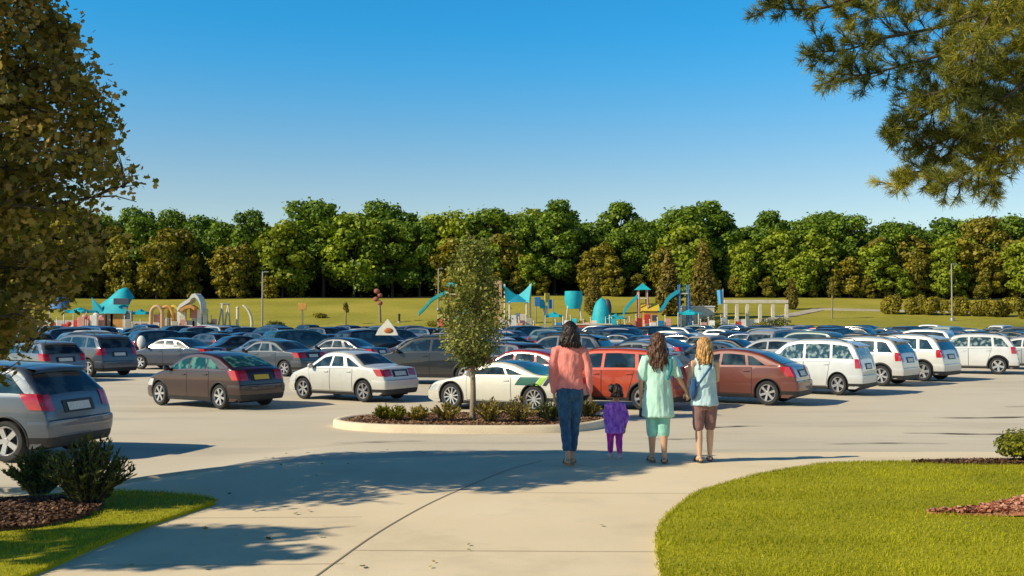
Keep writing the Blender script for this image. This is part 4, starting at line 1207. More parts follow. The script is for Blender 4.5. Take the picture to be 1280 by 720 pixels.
    A = {'L': [V3(-.165, -.01, 1.255), V3(-.205, -.03, 1.03), V3(hx.x+.035, hx.y+.02, hx.z+.03)], 'R': [V3(.165, -.01, 1.255), V3(.185, .06, 1.03), V3(.10, .24, 1.0)]}
    Lg = {'L': [V3(-.085, 0, .80), V3(-.085, -.02, .42), V3(-.082, -.06, .090)], 'R': [V3(.085, 0, .80), V3(.083, .05, .42), V3(.080, .07, .088)]}
    mb = MB(); head_geo(mb, c, s, V3(0, -.02, 1.28))
    mb.loft([(0, 0, .73, .06, .05), (0, 0, .79, .135, .10), (0, 0, .92, .125, .09), (0, 0, 1.02, .11, .085), (0, 0, 1.17, .13, .092), (0, -.01, 1.255, .12, .07), (0, -.015, 1.30, .055, .05)])
    for sd in 'LR':
        sg = -1 if sd == 'L' else 1
        a, b, w = A[sd]; mb.tube([a-V3(sg*.06, 0, 0), a, a.lerp(b, .5), b, b.lerp(w, .35), w], [.042, .045, .038, .032, .033, .023], 12)
        hand(mb, w, (w-b).normalized()*.6+V3(-.2*(sd == 'L'), .0, -.7) if sd == 'L' else (w-b), .92, V3(.8, -.4, 0) if sd == 'L' else V3(-1, 0, -.3), .7)
        h, k, an = Lg[sd]; mb.tube([h, h.lerp(k, .5), k, k.lerp(an, .3), an], [.076, .066, .049, .051, .031], 12)
        foot(mb, an, .92, (sg*.18, 1))
    part('body', solid(mb, 'body', .0075, 3, [SKIN[2]]), t); eyes(t, c, s)
    mb = MB()
    mb.loft([(0, 0, .715, .186, .142), (0, 0, .73, .194, .148), (0, 0, .85, .172, .130), (0, -.005, 1.0, .152, .112), (0, -.005, 1.13, .160, .118), (0, -.01, 1.20, .155, .105), (0, -.01, 1.225, .125, .085), (0, -.012, 1.235, .10, .07)], 28)
    for sg in (-1, 1): mb.tube([V3(sg*.095, -.10, 1.19), V3(sg*.105, -.07, 1.27), V3(sg*.105, 0, 1.305), V3(sg*.10, .07, 1.24), V3(sg*.09, .10, 1.18)], .017, 8)
    part('top', solid(mb, 'top', .008, 4, [cloth('pale_blue_cotton', (.52, .70, .74), .14, .85)], wrinkle(.014, 11, .45, 8)), t)
    mb = MB()
    mb.loft([(0, 0, .66, .10, .10), (0, 0, .72, .168, .125), (0, 0, .82, .15, .11)], 26)
    for sd in 'LR':
        h, k, an = Lg[sd]; mb.tube([h+V3(0, 0, -.03), h.lerp(k, .5), k+V3(0, 0, .06), k+V3(0, 0, .035)], [.092, .084, .078, .077], 16)
    part('shorts', solid(mb, 'shorts', .008, 2, [cloth('mauve_cotton', (.24, .13, .12), .18)], wrinkle(.009, 15, .6, 4)), t)
    for sd in 'LR':
        sg = -1 if sd == 'L' else 1; part('sandal', sandal(Lg[sd][2], .92, (sg*.18, 1), [plain('dark_sandal', (.05, .035, .03), .6)]), t)
    hm = hair_mass(c, s, 1.225, .115, 100, .012, 34, .075, .6, .10, 1.12)
    part('hair', solid(hm, 'hair', .005, 1, [hairmat('blonde_hair', (.22, .09, .03), (.85, .50, .18))]), t)
    mb = MB()   # blue sling bag
    mb.tube([V3(.12, -.02, 1.29), V3(.03, -.135, 1.17), V3(-.08, -.15, 1.02), V3(-.155, -.125, .92)], .014, 8, sc=(1, .5))
    mb.tube([V3(-.160, -.11, 1.02), V3(-.165, -.125, .95), V3(-.16, -.115, .86), V3(-.16, -.10, .83)], [.045, .060, .062, .045], 12, sc=(.8, .6))
    o = mb.build('sling_bag', [cloth('navy_canvas', (.03, .10, .24), .2)], None, 'all'); o.location = (x, Y, g)
    tag(o, 'blue sling bag across the back of the blonde girl', 'bag')
# ------------------------------------------------------------------ setting
def pip(x, y, poly):
    c = False; n = len(poly); j = n-1
    for i in range(n):
        xi, yi = poly[i]; xj, yj = poly[j]
        if (yi > y) != (yj > y) and x < (xj-xi)*(y-yi)/(yj-yi)+xi: c = not c
        j = i
    return c
def pipv(x, y, poly):
    c = np.zeros(len(x), dtype=bool); j = len(poly)-1
    for i in range(len(poly)):
        xi, yi = poly[i]; xj, yj = poly[j]
        if yi != yj: c ^= ((yi > y) != (yj > y)) & (x < (xj-xi)*(y-yi)/(yj-yi)+xi)
        j = i
    return c
def curve(pts, n=6, closed=False):
    out = []; m = len(pts)
    for i in range(m if closed else m-1):
        P = [Vector(pts[(i+k) % m] if closed else pts[max(0, min(m-1, i+k))]) for k in (-1, 0, 1, 2)]
        for k in range(n):
            t = k/n
            out.append(tuple(.5*((2*P[1])+(P[2]-P[0])*t+(2*P[0]-5*P[1]+4*P[2]-P[3])*t*t+(3*P[1]-P[0]-3*P[2]+P[3])*t**3)))
    if not closed: out.append(tuple(pts[-1]))
    return out
def sheet(name, poly, mat, dz, step=.5, skirt=.06, mound=None, far=None):
    xs = [p[0] for p in poly]; ys = [p[1] for p in poly]
    pts = [Vector(p) for p in poly]; nb = len(pts)
    y = min(ys)+step*.5
    while y < max(ys):
        st = step if (far is None or y < far) else 8.0
        x = min(xs)+st*.5
        while x < max(xs):
            if (far is None or y >= far or -22 < x < 30 or int(x/8) != int((x-st)/8)) and pip(x, y, poly):
                if min(abs(x-a)+abs(y-b) for a, b in poly) > st*.3: pts.append(Vector((x+.01*math.sin(y*9), y)))
            x += st
        y += st
    r = delaunay_2d_cdt(pts, [(i, (i+1) % nb) for i in range(nb)], [], 1, 1e-5)
    zf = (lambda v: gh(v[0], v[1])+dz+(mound(v[0], v[1]) if mound else 0))
    vs = [(v[0], v[1], zf(v)) for v in r[0]]; fs = [tuple(f) for f in r[2]]
    me = bpy.data.meshes.new(name); me.from_pydata(vs, [], fs)
    bm = bmesh.new(); bm.from_mesh(me); bmesh.ops.recalc_face_normals(bm, faces=bm.faces[:])
    if sum(f.normal.z for f in bm.faces) < 0: bmesh.ops.reverse_faces(bm, faces=bm.faces[:])
    if skirt:
        be = [e for e in bm.edges if e.is_boundary]
        ex = bmesh.ops.extrude_edge_only(bm, edges=be)
        for v in ex['geom']:
            if isinstance(v, bmesh.types.BMVert): v.co.z -= skirt
    bm.to_mesh(me); bm.free()
    me.polygons.foreach_set('use_smooth', [True]*len(me.polygons)); me.set_sharp_from_angle(angle=R(50))
    me.materials.append(mat)
    return part(name, me)
def kerb(name, line, w, h, mat, closed=False, zf=None, fade=0):
    n = len(line); mb = MB(); rows = []
    for i in range(n):
        a = Vector(line[(i-1) % n] if closed or i else line[0]); b = Vector(line[(i+1) % n] if closed or i < n-1 else line[-1])
        d = (b-a).normalized(); q = Vector((-d.y, d.x)); p = Vector(line[i]); z = gh(p.x, p.y) if zf is None else zf
        e_ = h*(1-min(1, (n-1-i)/fade)) if fade else 0; z -= e_
        rows.append([(p.x+q.x*o, p.y+q.y*o, z+hh) for o, hh in ((-w/2, -.05), (-w/2, h-.035), (-w/2+.03, h), (w/2-.03, h), (w/2, h-.02), (w/2, -.05))])
    if closed: rows.append(rows[0])
    mb.grid(rows); return struct(part(name, mb.mesh(name, [mat], 50)))

LAWN = surface('lawn', ((.25, .25, .008), (.35, .33, .010), (.44, .40, .014)), .9, 70., .95, .5, (.35, 1.6, 1), .3)
BANK = surface('bank_grass', ((.24, .225, .02), (.34, .30, .035), (.46, .37, .06)), .06, 3., .95, .3, (1, 1, 1), .22)
ASPH = surface('worn_tan_asphalt', ((.62, .53, .40), (.68, .585, .445), (.73, .635, .49)), .16, 90., .9, .25, (1, 1, 1), .16, (.35, .80, (.35, 1.5, 1)))
CONC = surface('pale_concrete', ((.80, .645, .43), (.85, .69, .465), (.885, .725, .50)), .5, 140., .85, .18, (1, 1, 1), .10, (.8, .88, (1, 1, 1)))
KERBM = surface('kerb_concrete', ((.66, .54, .38), (.74, .61, .44), (.78, .66, .48)), 1.5, 60., .85, .2, (1, 1, 1), .12)
MULCH = surface('bark_mulch', ((.045, .022, .012), (.10, .048, .024), (.17, .085, .045)), 6., 60., .95, .8, (1, 1, 1), .4)
STRAW = surface('pale_straw_mulch', ((.30, .10, .05), (.48, .19, .10), (.60, .30, .19)), 7., 60., .95, .8, (1, 1, 1), .4)
CHIP = foliage('bark_chips', (.04, .02, .012), (.13, .065, .035), (.30, .17, .10), .0, 2.)
CHIP2 = foliage('straw_chips', (.26, .08, .04), (.52, .22, .13), (.78, .48, .34), .0, 2.)
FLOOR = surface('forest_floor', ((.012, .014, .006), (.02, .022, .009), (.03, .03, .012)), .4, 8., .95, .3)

def setting():
    global nr
    # terrain to the horizon
    ys = list(np.arange(-60, 116, 8))+list(np.arange(116, 200, 3))+[210, 230, 260, 320, 420, 600, 900, 1500, 3000]
    xs = [-3000, -1500, -800, -400, -220]+list(np.arange(-140, 141, 7))+[220, 400, 800, 1500, 3000]
    mb = MB(); mb.grid([[(x, y, gh(x, y)-(.8 if y < 118 else .08 if y < 123 else 0)) for x in xs] for y in ys])
    struct(part('ground', mb.mesh('ground', [BANK], True, fixn=False)))
    # forest floor
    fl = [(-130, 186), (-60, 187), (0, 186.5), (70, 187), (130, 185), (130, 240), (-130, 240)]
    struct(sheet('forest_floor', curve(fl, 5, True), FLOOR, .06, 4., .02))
    lot = [(-150, 8.5), (60, 8.5), (150, 8.5), (150, 122), (-150, 122)]
    struct(sheet('parking_lot', lot, ASPH, -.012, .75, .05, None, 21))
    struct(kerb('kerb', [(x, 122.0) for x in np.linspace(-150, 150, 30)], .2, .14, KERBM))
    fb = [(-16, 12.1), (-8, 12.0), (-5.2, 12.15), (-3.6, 12.8), (-2, 13.7), (0, 14.5), (3, 14.95), (8, 15.1), (30, 15.2)]
    walk = [(-16, 1.5)]+[(x, 1.5) for x in range(-10, 31, 8)]+[(30, 1.5)]+curve(fb, 5)[::-1]
    struct(sheet('sidewalk', walk, CONC, .008, .5, .05))
    # saw-cut joints in the concrete
    JM = plain('joint_dark', (.30, .23, .145), .95)
    def joint(line, w):
        mb = MB(); rows = []
        for i, p in enumerate(line):
            a = Vector(line[max(0, i-1)]); b = Vector(line[min(len(line)-1, i+1)]); d = (b-a).normalized(); q = Vector((-d.y, d.x))
            rows.append([(p[0]+q.x*o, p[1]+q.y*o, gh(*p)+.0125) for o in (-w/2, w/2)])
        mb.grid(rows); struct(part('expansion_joint', mb.mesh('expansion_joint', [JM], fixn=False)))
    joint(curve([(-1.6, 5.6), (-1.45, 6.6), (-1.30, 7.6), (-1.12, 8.7), (-.85, 9.9), (-.55, 10.9), (-.1, 12.2), (.4, 13.4)], 6), .015)
    joint([(-.85+.35*i, 10.75-.01*i) for i in range(11)], .008)
    joint([(.3+.5*i, 13.55+.03*i) for i in range(16)], .010)
    joint([(-3.1+.35*i, 9.35+.012*i) for i in range(6)], .008); joint([(-3.2+.33*i, 7.55+.01*i) for i in range(7)], .008); joint([(-1.22+.4*i, 8.05-.008*i) for i in range(7)], .008)
    # thin dark streaks lying flat on the car park
    STREAK = plain('streak_brown', (.22, .18, .14), .8, var=.3, scale=3)
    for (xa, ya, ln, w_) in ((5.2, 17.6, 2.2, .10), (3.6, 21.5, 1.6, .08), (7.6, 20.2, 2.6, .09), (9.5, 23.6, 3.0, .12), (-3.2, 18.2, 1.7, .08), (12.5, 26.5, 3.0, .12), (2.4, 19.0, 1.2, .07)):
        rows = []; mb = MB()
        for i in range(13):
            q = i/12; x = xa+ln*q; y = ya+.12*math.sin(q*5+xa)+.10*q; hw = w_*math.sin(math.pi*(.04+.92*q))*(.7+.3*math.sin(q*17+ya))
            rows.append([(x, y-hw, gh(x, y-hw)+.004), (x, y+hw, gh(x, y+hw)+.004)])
        mb.grid(rows); struct(part('dark_streak', mb.mesh('dark_streak', [STREAK], fixn=False)))
    # right lawn
    rl = curve([(1.25, 5.0), (1.03, 6.2), (1.02, 7.1), (1.20, 8.6), (1.45, 9.5), (1.90, 10.6), (2.55, 11.5), (3.3, 12.3), (4.1, 12.85), (5.2, 13.02)], 6)+[(9, 13.05), (14, 13.1), (18, 13.1), (18, 3.0), (10, 3.0), (3, 3.0), (1.9, 3.6)]
    struct(sheet('lawn', rl, LAWN, .04, .45, .06))
    nr = np.random.default_rng(3)
    def blades(poly, n, box, dz, label, hgt=.026):
        x = nr.uniform(box[0], box[1], n*2); y = box[2]+(box[3]-box[2])*nr.random(n*2)**1.35
        ok = pipv(x, y, poly); x = x[ok][:n]; y = y[ok][:n]
        ed = np.array([(lerp(poly[i][0], poly[i-1][0], t), lerp(poly[i][1], poly[i-1][1], t)) for i in range(1, len(poly)) for t in np.linspace(0, 1, max(2, int(math.dist(poly[i], poly[i-1])*260)))])
        ed = ed[(ed[:, 1] > 5) & (np.abs(ed[:, 0]) < 9)]+0; ed = ed+nr.normal(size=ed.shape)*.014
        x = np.concatenate([x, ed[:, 0]]); y = np.concatenate([y, ed[:, 1]])
        z = np.array([gh(a, b) for a, b in zip(x, y)])+dz
        m = len(x); up = np.array([0, 0, 1.])+nr.normal(size=(m, 3))*.38
        up /= np.linalg.norm(up, axis=1, keepdims=True)
        stripe = 1+.22*np.sin(y*5.5+.5*np.sin(x))+.15*np.sin(y*13+.8*np.sin(x*.7))
        o = part('grass', leaf_mesh('grass', np.stack([x, y, z], 1), np.cross(up, unit(m)), hgt*(.6+.8*nr.random(m))*stripe, BLADE, [GR], upv=up, width=np.full(m, .007)))
        tag(o, label, 'grass', kind='stuff')
    blades(rl, 150000, (1.0, 8.5, 5.0, 13.1), .042, 'short mown grass of the curved lawn on the right')
    # bed on the left with grass edge and mulch
    ll = curve([(-3.6, 6.2), (-3.32, 7.2), (-3.22, 8.2), (-3.10, 9.0), (-2.92, 9.75), (-2.86, 10.1), (-3.15, 10.38), (-3.8, 10.62), (-5.0, 10.85), (-7, 11.0)], 5)+[(-14, 11.1), (-14, 3), (-4.6, 3.0), (-4.0, 4.6)]
    struct(sheet('lawn', ll, LAWN, .04, .4, .06))
    blades(ll, 45000, (-8.5, -2.8, 5.0, 11.1), .042, 'short grass edging the shaded bed on the left')
    def chips(poly, n, dz, mat, label, mound=None, sz=.05):
        n = int(n*2.2); sz *= .62
        xs_ = [p[0] for p in poly]; ys_ = [p[1] for p in poly]
        x = nr.uniform(min(xs_), max(xs_), n); y = nr.uniform(min(ys_), max(ys_), n)
        ok = pipv(x, y, poly); x = x[ok]; y = y[ok]; m = len(x)
        z = np.array([gh(a, b)+(mound(a, b) if mound else 0) for a, b in zip(x, y)])+dz+nr.random(m)*.02
        tag(part('mulch_chips', leaf_mesh('mulch_chips', np.stack([x, y, z], 1), unit(m)*.6+np.array([0, 0, .9]), sz*(.4+nr.random(m)), QUAD, [mat])), label, 'mulch', kind='stuff')
    mb1 = lambda x, y: .06*max(0, 1-((x+5.2)/1.9)**2-((y-9.35)/1.0)**2)
    bed = curve([(-3.75, 9.35), (-4.0, 8.75), (-4.8, 8.45), (-6.2, 8.4), (-7.2, 9.2), (-6.4, 10.2), (-5.0, 10.35), (-4.0, 10.05)], 5, True)
    struct(sheet('mulch_bed', bed, MULCH, .052, .3, .03, mb1)); chips(bed, 9000, .056, CHIP, 'dark bark mulch under the bushes on the left', mb1)
    mb2 = lambda x, y: .14*math.exp(-((x-4.85)/.42)**2-((y-9.45)/.26)**2)
    rb = curve([(3.75, 9.45), (4.3, 9.28), (5.2, 9.12), (6.4, 9.1), (6.6, 9.55), (5.6, 9.72), (4.6, 9.62)], 5, True)
    struct(sheet('mulch_bed', rb, STRAW, .052, .2, .03, mb2)); chips(rb, 4200, .056, CHIP2, 'reddish mulch heap on the lawn at the right edge', mb2, .06)
    rb2 = curve([(4.9, 12.8), (5.6, 12.62), (6.6, 12.6), (7.6, 12.75), (7.6, 13.0), (6.2, 13.03), (5.3, 12.98)], 5, True)
    struct(sheet('mulch_bed', rb2, MULCH, .052, .2, .03)); chips(rb2, 2200, .056, CHIP, 'bark mulch strip round the bright shrub on the right')
    # fallen leaves blown over the paving near the left bed
    n = 60; x = -3.6+nr.gamma(1.6, 1.15, n); y = nr.uniform(6.0, 15.5, n)
    ok = ~pipv(x, y, rl) & ~pipv(x, y, ll); x = x[ok]; y = y[ok]
    z = np.array([gh(a, b) for a, b in zip(x, y)])+.022
    tag(part('fallen_leaves', leaf_mesh('fallen_leaves', np.stack([x, y, z], 1), unit(len(x))*.25+np.array([0, 0, 1.]), .03+.04*nr.random(len(x)), STAR, [F4])), 'dry brown leaves scattered over the paving near the left bed', 'fallen leaves', kind='stuff')
    # kerbed island
    isl = curve([(-3.65, 22.0), (-3.35, 21.2), (-2.4, 20.62), (-.8, 20.42), (.7, 20.5), (1.5, 21.0), (2.05, 22.1), (1.9, 23.1), (1.0, 23.65), (-1.4, 23.7), (-3.1, 23.1)], 5, True)
    struct(kerb('kerb', isl, .17, .14, KERBM, True, 0))
    cx = -.8; cy = 22.05
    inner = [(cx+(x-cx)*.965, cy+(y-cy)*.93) for x, y in isl]
    struct(sheet('island_bed', inner, MULCH, .10, .4, .02)); chips(inner, 6000, .104, foliage('island_chips', (.10, .05, .025), (.26, .14, .07), (.46, .28, .16), .0, 2.), 'bark mulch on the kerbed island under the young tree', None, .06)
    # kerb at the edge of the lot on the left
    struct(kerb('kerb', curve([(-16, 12.2), (-8, 12.1), (-5.3, 12.25), (-3.7, 12.9), (-2.6, 13.4)], 6), .16, .05, KERBM, fade=9))
    # grass island far on the left among the cars
    gi = curve([(X(118, 76), 74), (X(172, 76), 74), (X(176, 80), 84), (X(120, 80), 84)], 5, True)
    struct(sheet('grass_island', gi, surface('island_grass', ((.12, .17, .012), (.17, .22, .015), (.21, .25, .02)), .8, 10.), .16, 2., .02))
    struct(kerb('kerb', gi, .5, .17, plain('white_kerb_paint', (.62, .60, .55), .7), True, 0))
    # pale footpath climbing the bank on the right and the sandy playground pad
    p1 = [(X(918, 131), 131), (X(985, 150), 150), (X(1030, 164), 164), (X(1280, 150), 158), (X(1280, 150), 160), (X(1030, 164), 167.5), (X(975, 152), 153), (X(895, 132), 132)]
    sand = surface('sandy_path', ((.42, .36, .27), (.50, .43, .33), (.56, .49, .39)), .3, 3., .9, .1)
    struct(sheet('footpath', p1, sand, .05, 3., .05))
    p2 = curve([(X(50, 132), 131), (X(250, 132), 130), (X(270, 140), 138), (X(200, 146), 146), (X(60, 146), 146)], 4, True)
    struct(sheet('playground_sand', p2, sand, .05, 3., .05))
    p3 = curve([(X(615, 128), 128), (X(760, 128), 128), (X(900, 130), 129), (X(915, 134), 133), (X(830, 135), 134.5), (X(640, 138), 137)], 4, True)
    struct(sheet('playground_sand', p3, sand, .05, 3., .05))

def plants():
    big_left_tree(); shade_tree(); pine(); young_tree(); forest()
    shrub('shrub', 'larger dark upright bush in the mulch bed at the lower left', (-3.95, 9.75, gh(-3.95, 9.75)+.05), .84, .64, F7, 5200, 'upright', 61, leaf=.048)
    shrub('shrub', 'low dark bush in front of the rear wheel of the grey hatchback', (-5.25, 11.6, gh(-5.25, 11.6)+.02), .80, .48, F7, 4200, 'upright', 62, leaf=.048)
    shrub('shrub', 'bright green rounded shrub at the far right corner of the lawn', (6.35, 12.85, gh(6.35, 12.85)+.05), .80, .43, F8, 3400, 'round', 63, leaf=.05)
    isl = [(478, 22.0, .45, .30, F8, 'pale green low tuft at the left end of the island'), (497, 21.8, .45, .30, F8, 'second pale green tuft from the left end of the island'), (524, 21.6, .5, .32, F9, 'straw coloured tuft left of the white sports car wheel'),
           (560, 21.7, .70, .40, F9, 'golden brown tuft before the wheel of the white sports car'), (612, 21.5, .75, .47, F9, 'olive brown tuft just right of the young tree trunk'), (648, 21.5, .85, .50, F9, 'largest reddish brown tuft on the island'), (686, 21.7, .75, .48, F7, 'dark green tuft at the right end of the island behind the woman'),
           (735, 22.6, .6, .38, F9, 'dry tuft at the right tip of the island behind the small child')]
    for i, (px, Y, w, h, m, lab) in enumerate(isl):
        shrub('ornamental_shrub', lab, (X(px, Y), Y, .11), w, h, m, 1500, 'upright', 70+i, group='shrubs on the kerbed island', leaf=.055)
    # hedge of clipped bushes on the bank, right
    global nr
    nr = np.random.default_rng(81)
    labs = ['first hedge bush from the left below the forest', 'second hedge bush from the left below the forest', 'third hedge bush from the left below the forest', 'fourth hedge bush just left of the right lamp post', 'fifth hedge bush just right of the right lamp post', 'sixth hedge bush, near the right edge', 'last hedge bush at the right edge, a little nearer']
    proto = None
    for i, (px, Y) in enumerate(((1118, 158), (1146, 157), (1170, 156), (1198, 155), (1226, 154), (1252, 153), (1277, 150))):
        w = 4.2; h = 3.1 if i < 6 else 3.5
        t = thing('hedge_bush', labs[i], 'hedge', (X(px, Y), Y, gh(X(px, Y), Y)-.1), 0, 'hedge bushes along the bank')
        blobs = [(rng.uniform(-1.3, 1.3), rng.uniform(-.6, .6), h*rng.uniform(.3, .66), .95, .9, h*.34) for _ in range(7)]
        P, d = crown_pts(blobs, 2300, .6); P[:, 2] = np.abs(P[:, 2])
        mb = MB()
        for k in range(5): mb.tube([(rng.uniform(-.3, .3), 0, 0), (rng.uniform(-1.2, 1.2), rng.uniform(-.4, .4), h*.7)], [.06, .02], 5)
        part('stem', mb.mesh('stem', [M['trunk']], 60), t)
        part('foliage', leaf_mesh('foliage', P, d+unit(len(P))*.7+np.array([0, 0, .3]), .20+.16*nr.random(len(P)), QUAD, [FH]), t)
    # slim conifers and saplings on the bank
    con = [(836, 150, 310, 1, 'slim orange-brown conifer left of the large one by the playground'), (879, 146, 293, 2, 'tallest orange-brown conifer behind the playground'), (990, 165, 346, 1, 'small golden conifer above the pale footpath'),
           (742, 152, 330, 2, 'broad yellow-brown conifer behind the teal tub')]
    cp = [forest_proto(101, 6.0, 2.5, .3, F3, 3600, 'cone', .26), forest_proto(102, 11.0, 4.6, .5, F3, 5200, 'cone', .3)]
    for k, (px, Y, top, wide, lab) in enumerate(con):
        x = X(px, Y); z = gh(x, Y); h = Zp(top, Y)-z
        src = cp[wide-1]; base = (6.0, 11.0)[wide-1]
        s = h/base
        if k < 2: t = src; t.location = (x, Y, z-.1); t.scale = (s, s, s); t['label'] = lab
        else: t = dup(src, (x, Y, z-.1), .7*k, lab, None, (s, s, s))
        t.name = 'conifer'; t['category'] = 'tree'; t['group'] = 'conifers on the bank'
    for px, Y, top, lab in ((1040, 150, 350, 'thin staked sapling on the bank right of the footpath'), (432, 140, 377, 'bare young sapling on the bank left of the totem post')):
        x = X(px, Y); z = gh(x, Y); h = Zp(top, Y)-z
        t = thing('sapling', lab, 'sapling', (x, Y, z-.05)); mb = MB()
        mb.tube([(0, 0, 0), (.05, 0, h*.6), (0, 0, h)], [.14, .09, .03], 7)
        nr = np.random.default_rng(int(px))
        P, d = crown_pts([(0, 0, h*.8, .4, .4, h*.2), (.2, .1, h*.62, .3, .3, h*.12)], 260, .3)
        part('trunk', mb.mesh('trunk', [M['trunk_pale']], 60), t); part('crown', leaf_mesh('crown', P, d+unit(260)*.5, .13+.1*nr.random(260), QUAD, [F3]), t)

# ------------------------------------------------------------------ playground, posts
def playground():
    TEAL = plain('teal_canvas', (.012, .42, .50), .6, var=.18, scale=1.5); BLUE = plain('blue_plastic', (.02, .16, .42), .4, coat=.4)
    TAN = plain('tan_board', (.58, .36, .19), .7, var=.2); CREAM = plain('cream_paint', (.66, .58, .46), .7, var=.15, scale=2)
    ORG = plain('orange_panel', (.62, .30, .07), .6, var=.25, scale=2); RED = plain('red_panel', (.55, .04, .035), .5, var=.2); WH = plain('white_panel', (.72, .70, .66), .6, var=.1)
    DK = plain('dark_fascia', (.05, .06, .09), .6); GREY = plain('grey_steel', (.30, .30, .30), .5, .4); YEL = plain('yellow_panel', (.70, .48, .05), .5, var=.2); PINK = plain('pink_panel', (.65, .30, .25), .6, var=.2)
    def base(name, label, cat, px, Y, group=None):
        x = X(px, Y); return thing(name, label, cat, (x, Y, gh(x, Y)), 0, group)
    def L(px, py, px0, Y):   # metres from the thing's base
        x0 = X(px0, Y); return (X(px, Y)-x0, Zp(py, Y)-gh(x0, Y))
    def sail(corners, mid, Y=0):
        mb = MB(); n = 8; P = []
        a, b, c, d = [Vector(q) for q in corners]; m = Vector(mid)
        for i in range(n+1):
            row = []
            for j in range(n+1):
                u, v = i/n, j/n
                p = a.lerp(b, u).lerp(d.lerp(c, u), v); k = 16*u*(1-u)*v*(1-v)
                q = (a+b+c+d)/4; row.append(p+(m-q)*k)
            P.append(row)
        mb.grid(P); return mb
    # 1 sail canopy with two peaks, centre
    Y = 132; t = base('sail_canopy', 'teal fabric canopy with two raised corners behind the young tree', 'canopy', 646, Y)
    A, Bp, Cc, Dd, Mm = [L(*p, 646, Y) for p in ((628, 354), (665, 353), (661, 379), (633, 379), (646, 366))]
    def tri(a, b, c, sag):
        mb = MB(); n = 8; a, b, c = Vector(a), Vector(b), Vector(c); ctr = (a+b+c)/3; rows = []
        for i in range(n+1):
            row = []
            for j in range(n+1):
                p = a.lerp(b.lerp(c, j/n), i/n); k = 1-min(1, (p-ctr).length/max((q-ctr).length for q in (a, b, c)))
                e = 4*(i/n)*(1-i/n)
                row.append(p+Vector((0, 0, -sag*k))+(ctr-p)*.10*e)
            rows.append(row)
        mb.grid(rows); return mb
    V0 = L(647, 369, 646, Y)
    for q in ((A, Dd), (Bp, Cc)):
        tri((q[0][0], .2, q[0][1]), (V0[0], .3, V0[1]), (q[1][0], -1.3, q[1][1]), .15).build('canopy_wing', [TEAL], t, 'all')
        tri((q[0][0], .2, q[0][1]), (V0[0], .3, V0[1]), (q[1][0], 2.0, q[1][1]), .15).build('canopy_wing', [TEAL], t, 'all')
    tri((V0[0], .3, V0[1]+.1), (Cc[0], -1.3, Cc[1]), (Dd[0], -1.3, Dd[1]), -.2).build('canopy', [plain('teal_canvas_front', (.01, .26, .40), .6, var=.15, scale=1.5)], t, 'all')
    for px, y in ((631, .2), (663, .2), (637, -1.1), (658, -1.1)):
        p = L(px, 378 if y < 0 else 356, 646, Y); mb = MB(); mb.tube([(p[0], y, -.1), (p[0], y, p[1])], .11, 8); mb.build('post', [CREAM], t, 'all')
    for i, (px, w, m) in enumerate(((641, .9, WH), (652, .9, CREAM), (647, .7, GREY))):
        p = L(px, 400, 646, Y); mb = MB(); mb.box((p[0], .5+.5*i, 1.0), (w, .1, 2.0+.3*i), bev=.03); mb.build('panel', [m], t)
    # 2 left shell roof playhouse
    Y = 134; t = base('shell_roof_playhouse', 'playhouse under a teal shell-shaped roof beside the left tree', 'playhouse', 145, Y)
    mb = MB(); P = []
    for i in range(11):
        u = i/10; px = lerp(124, 163, u); top = np.interp(u, [0, .2, .5, .75, 1], [378, 372, 361, 358, 372]); row = []
        for j in range(9):
            v = j/8; p = L(px, lerp(392, top, math.sin(v*math.pi/2)), 145, Y); row.append((p[0], -1.6+3.2*v, p[1]))
        P.append(row)
    mb.grid(P); mb.build('roof', [TEAL], t, 'all')
    a, b, c, d = [L(*p, 145, Y) for p in ((119, 372), (131, 383), (136, 393), (122, 390))]
    mb = MB(); mb.grid([[(a[0], -1.2, a[1]), (b[0], -1.2, b[1])], [(d[0], -1.5, d[1]), (c[0], -1.5, c[1])]]); mb.build('roof_wing', [TEAL], t)
    p = L(157, 377, 145, Y); mb = MB(); mb.box((p[0], -1.4, p[1]), (2.0, .3, .8), bev=.05); mb.build('fascia', [DK], t)
    for px, m, w, top in ((150, ORG, 1.6, 386), (141, TAN, 1.0, 392), (160, CREAM, .5, 384), (165, GREY, .9, 388), (133, PINK, 1.1, 393)):
        p = L(px, top, 145, Y); mb = MB(); mb.box((p[0], -1.0, p[1]/2), (w, .3, p[1]), bev=.03); mb.build('wall_panel', [m], t)
    # 2b blue awning deeper in the left tree
    Y = 136; t = base('blue_awning', 'small blue awning seen through the left tree', 'awning', 75, Y)
    a, b = L(64, 372, 75, Y), L(86, 386, 75, Y)
    sail([(a[0], 1, a[1]), (b[0], 1, a[1]-.2), (b[0], -1, b[1]), (a[0], -1, b[1])], ((a[0]+b[0])/2, 0, a[1]+.1)).build('canopy', [BLUE], t, 'all')
    for px in (66, 84): p = L(px, 384, 75, Y); mb = MB(); mb.tube([(p[0], -.9, -.1), (p[0], -.9, p[1])], .08, 8); mb.build('post', [CREAM], t, 'all')
    # 3 red and pink play panels
    Y = 129; t = base('red_play_panels', 'cluster of red and pale pink play panels left of the shell roof', 'playground', 103, Y)
    for px, top, w, m in ((78, 414, 1.0, PINK), (86, 405, .9, RED), (92, 409, .8, CREAM), (99, 400, .8, RED), (106, 396, .9, PINK), (113, 398, .9, RED), (120, 394, .9, WH), (127, 397, .8, PINK)):
        p = L(px, top, 103, Y); mb = MB(); mb.box((p[0], rng.uniform(-1, 1), p[1]/2), (w, .25, p[1]), bev=.05)
        mb.ell((p[0], 0, p[1]), (w*.42, .2, .32), 10, 6); mb.build('panel', [m], t)
    # 4 orange arches
    Y = 131; t = base('climbing_arches', 'orange-tan climbing frame of posts and arches', 'climbing frame', 205, Y)
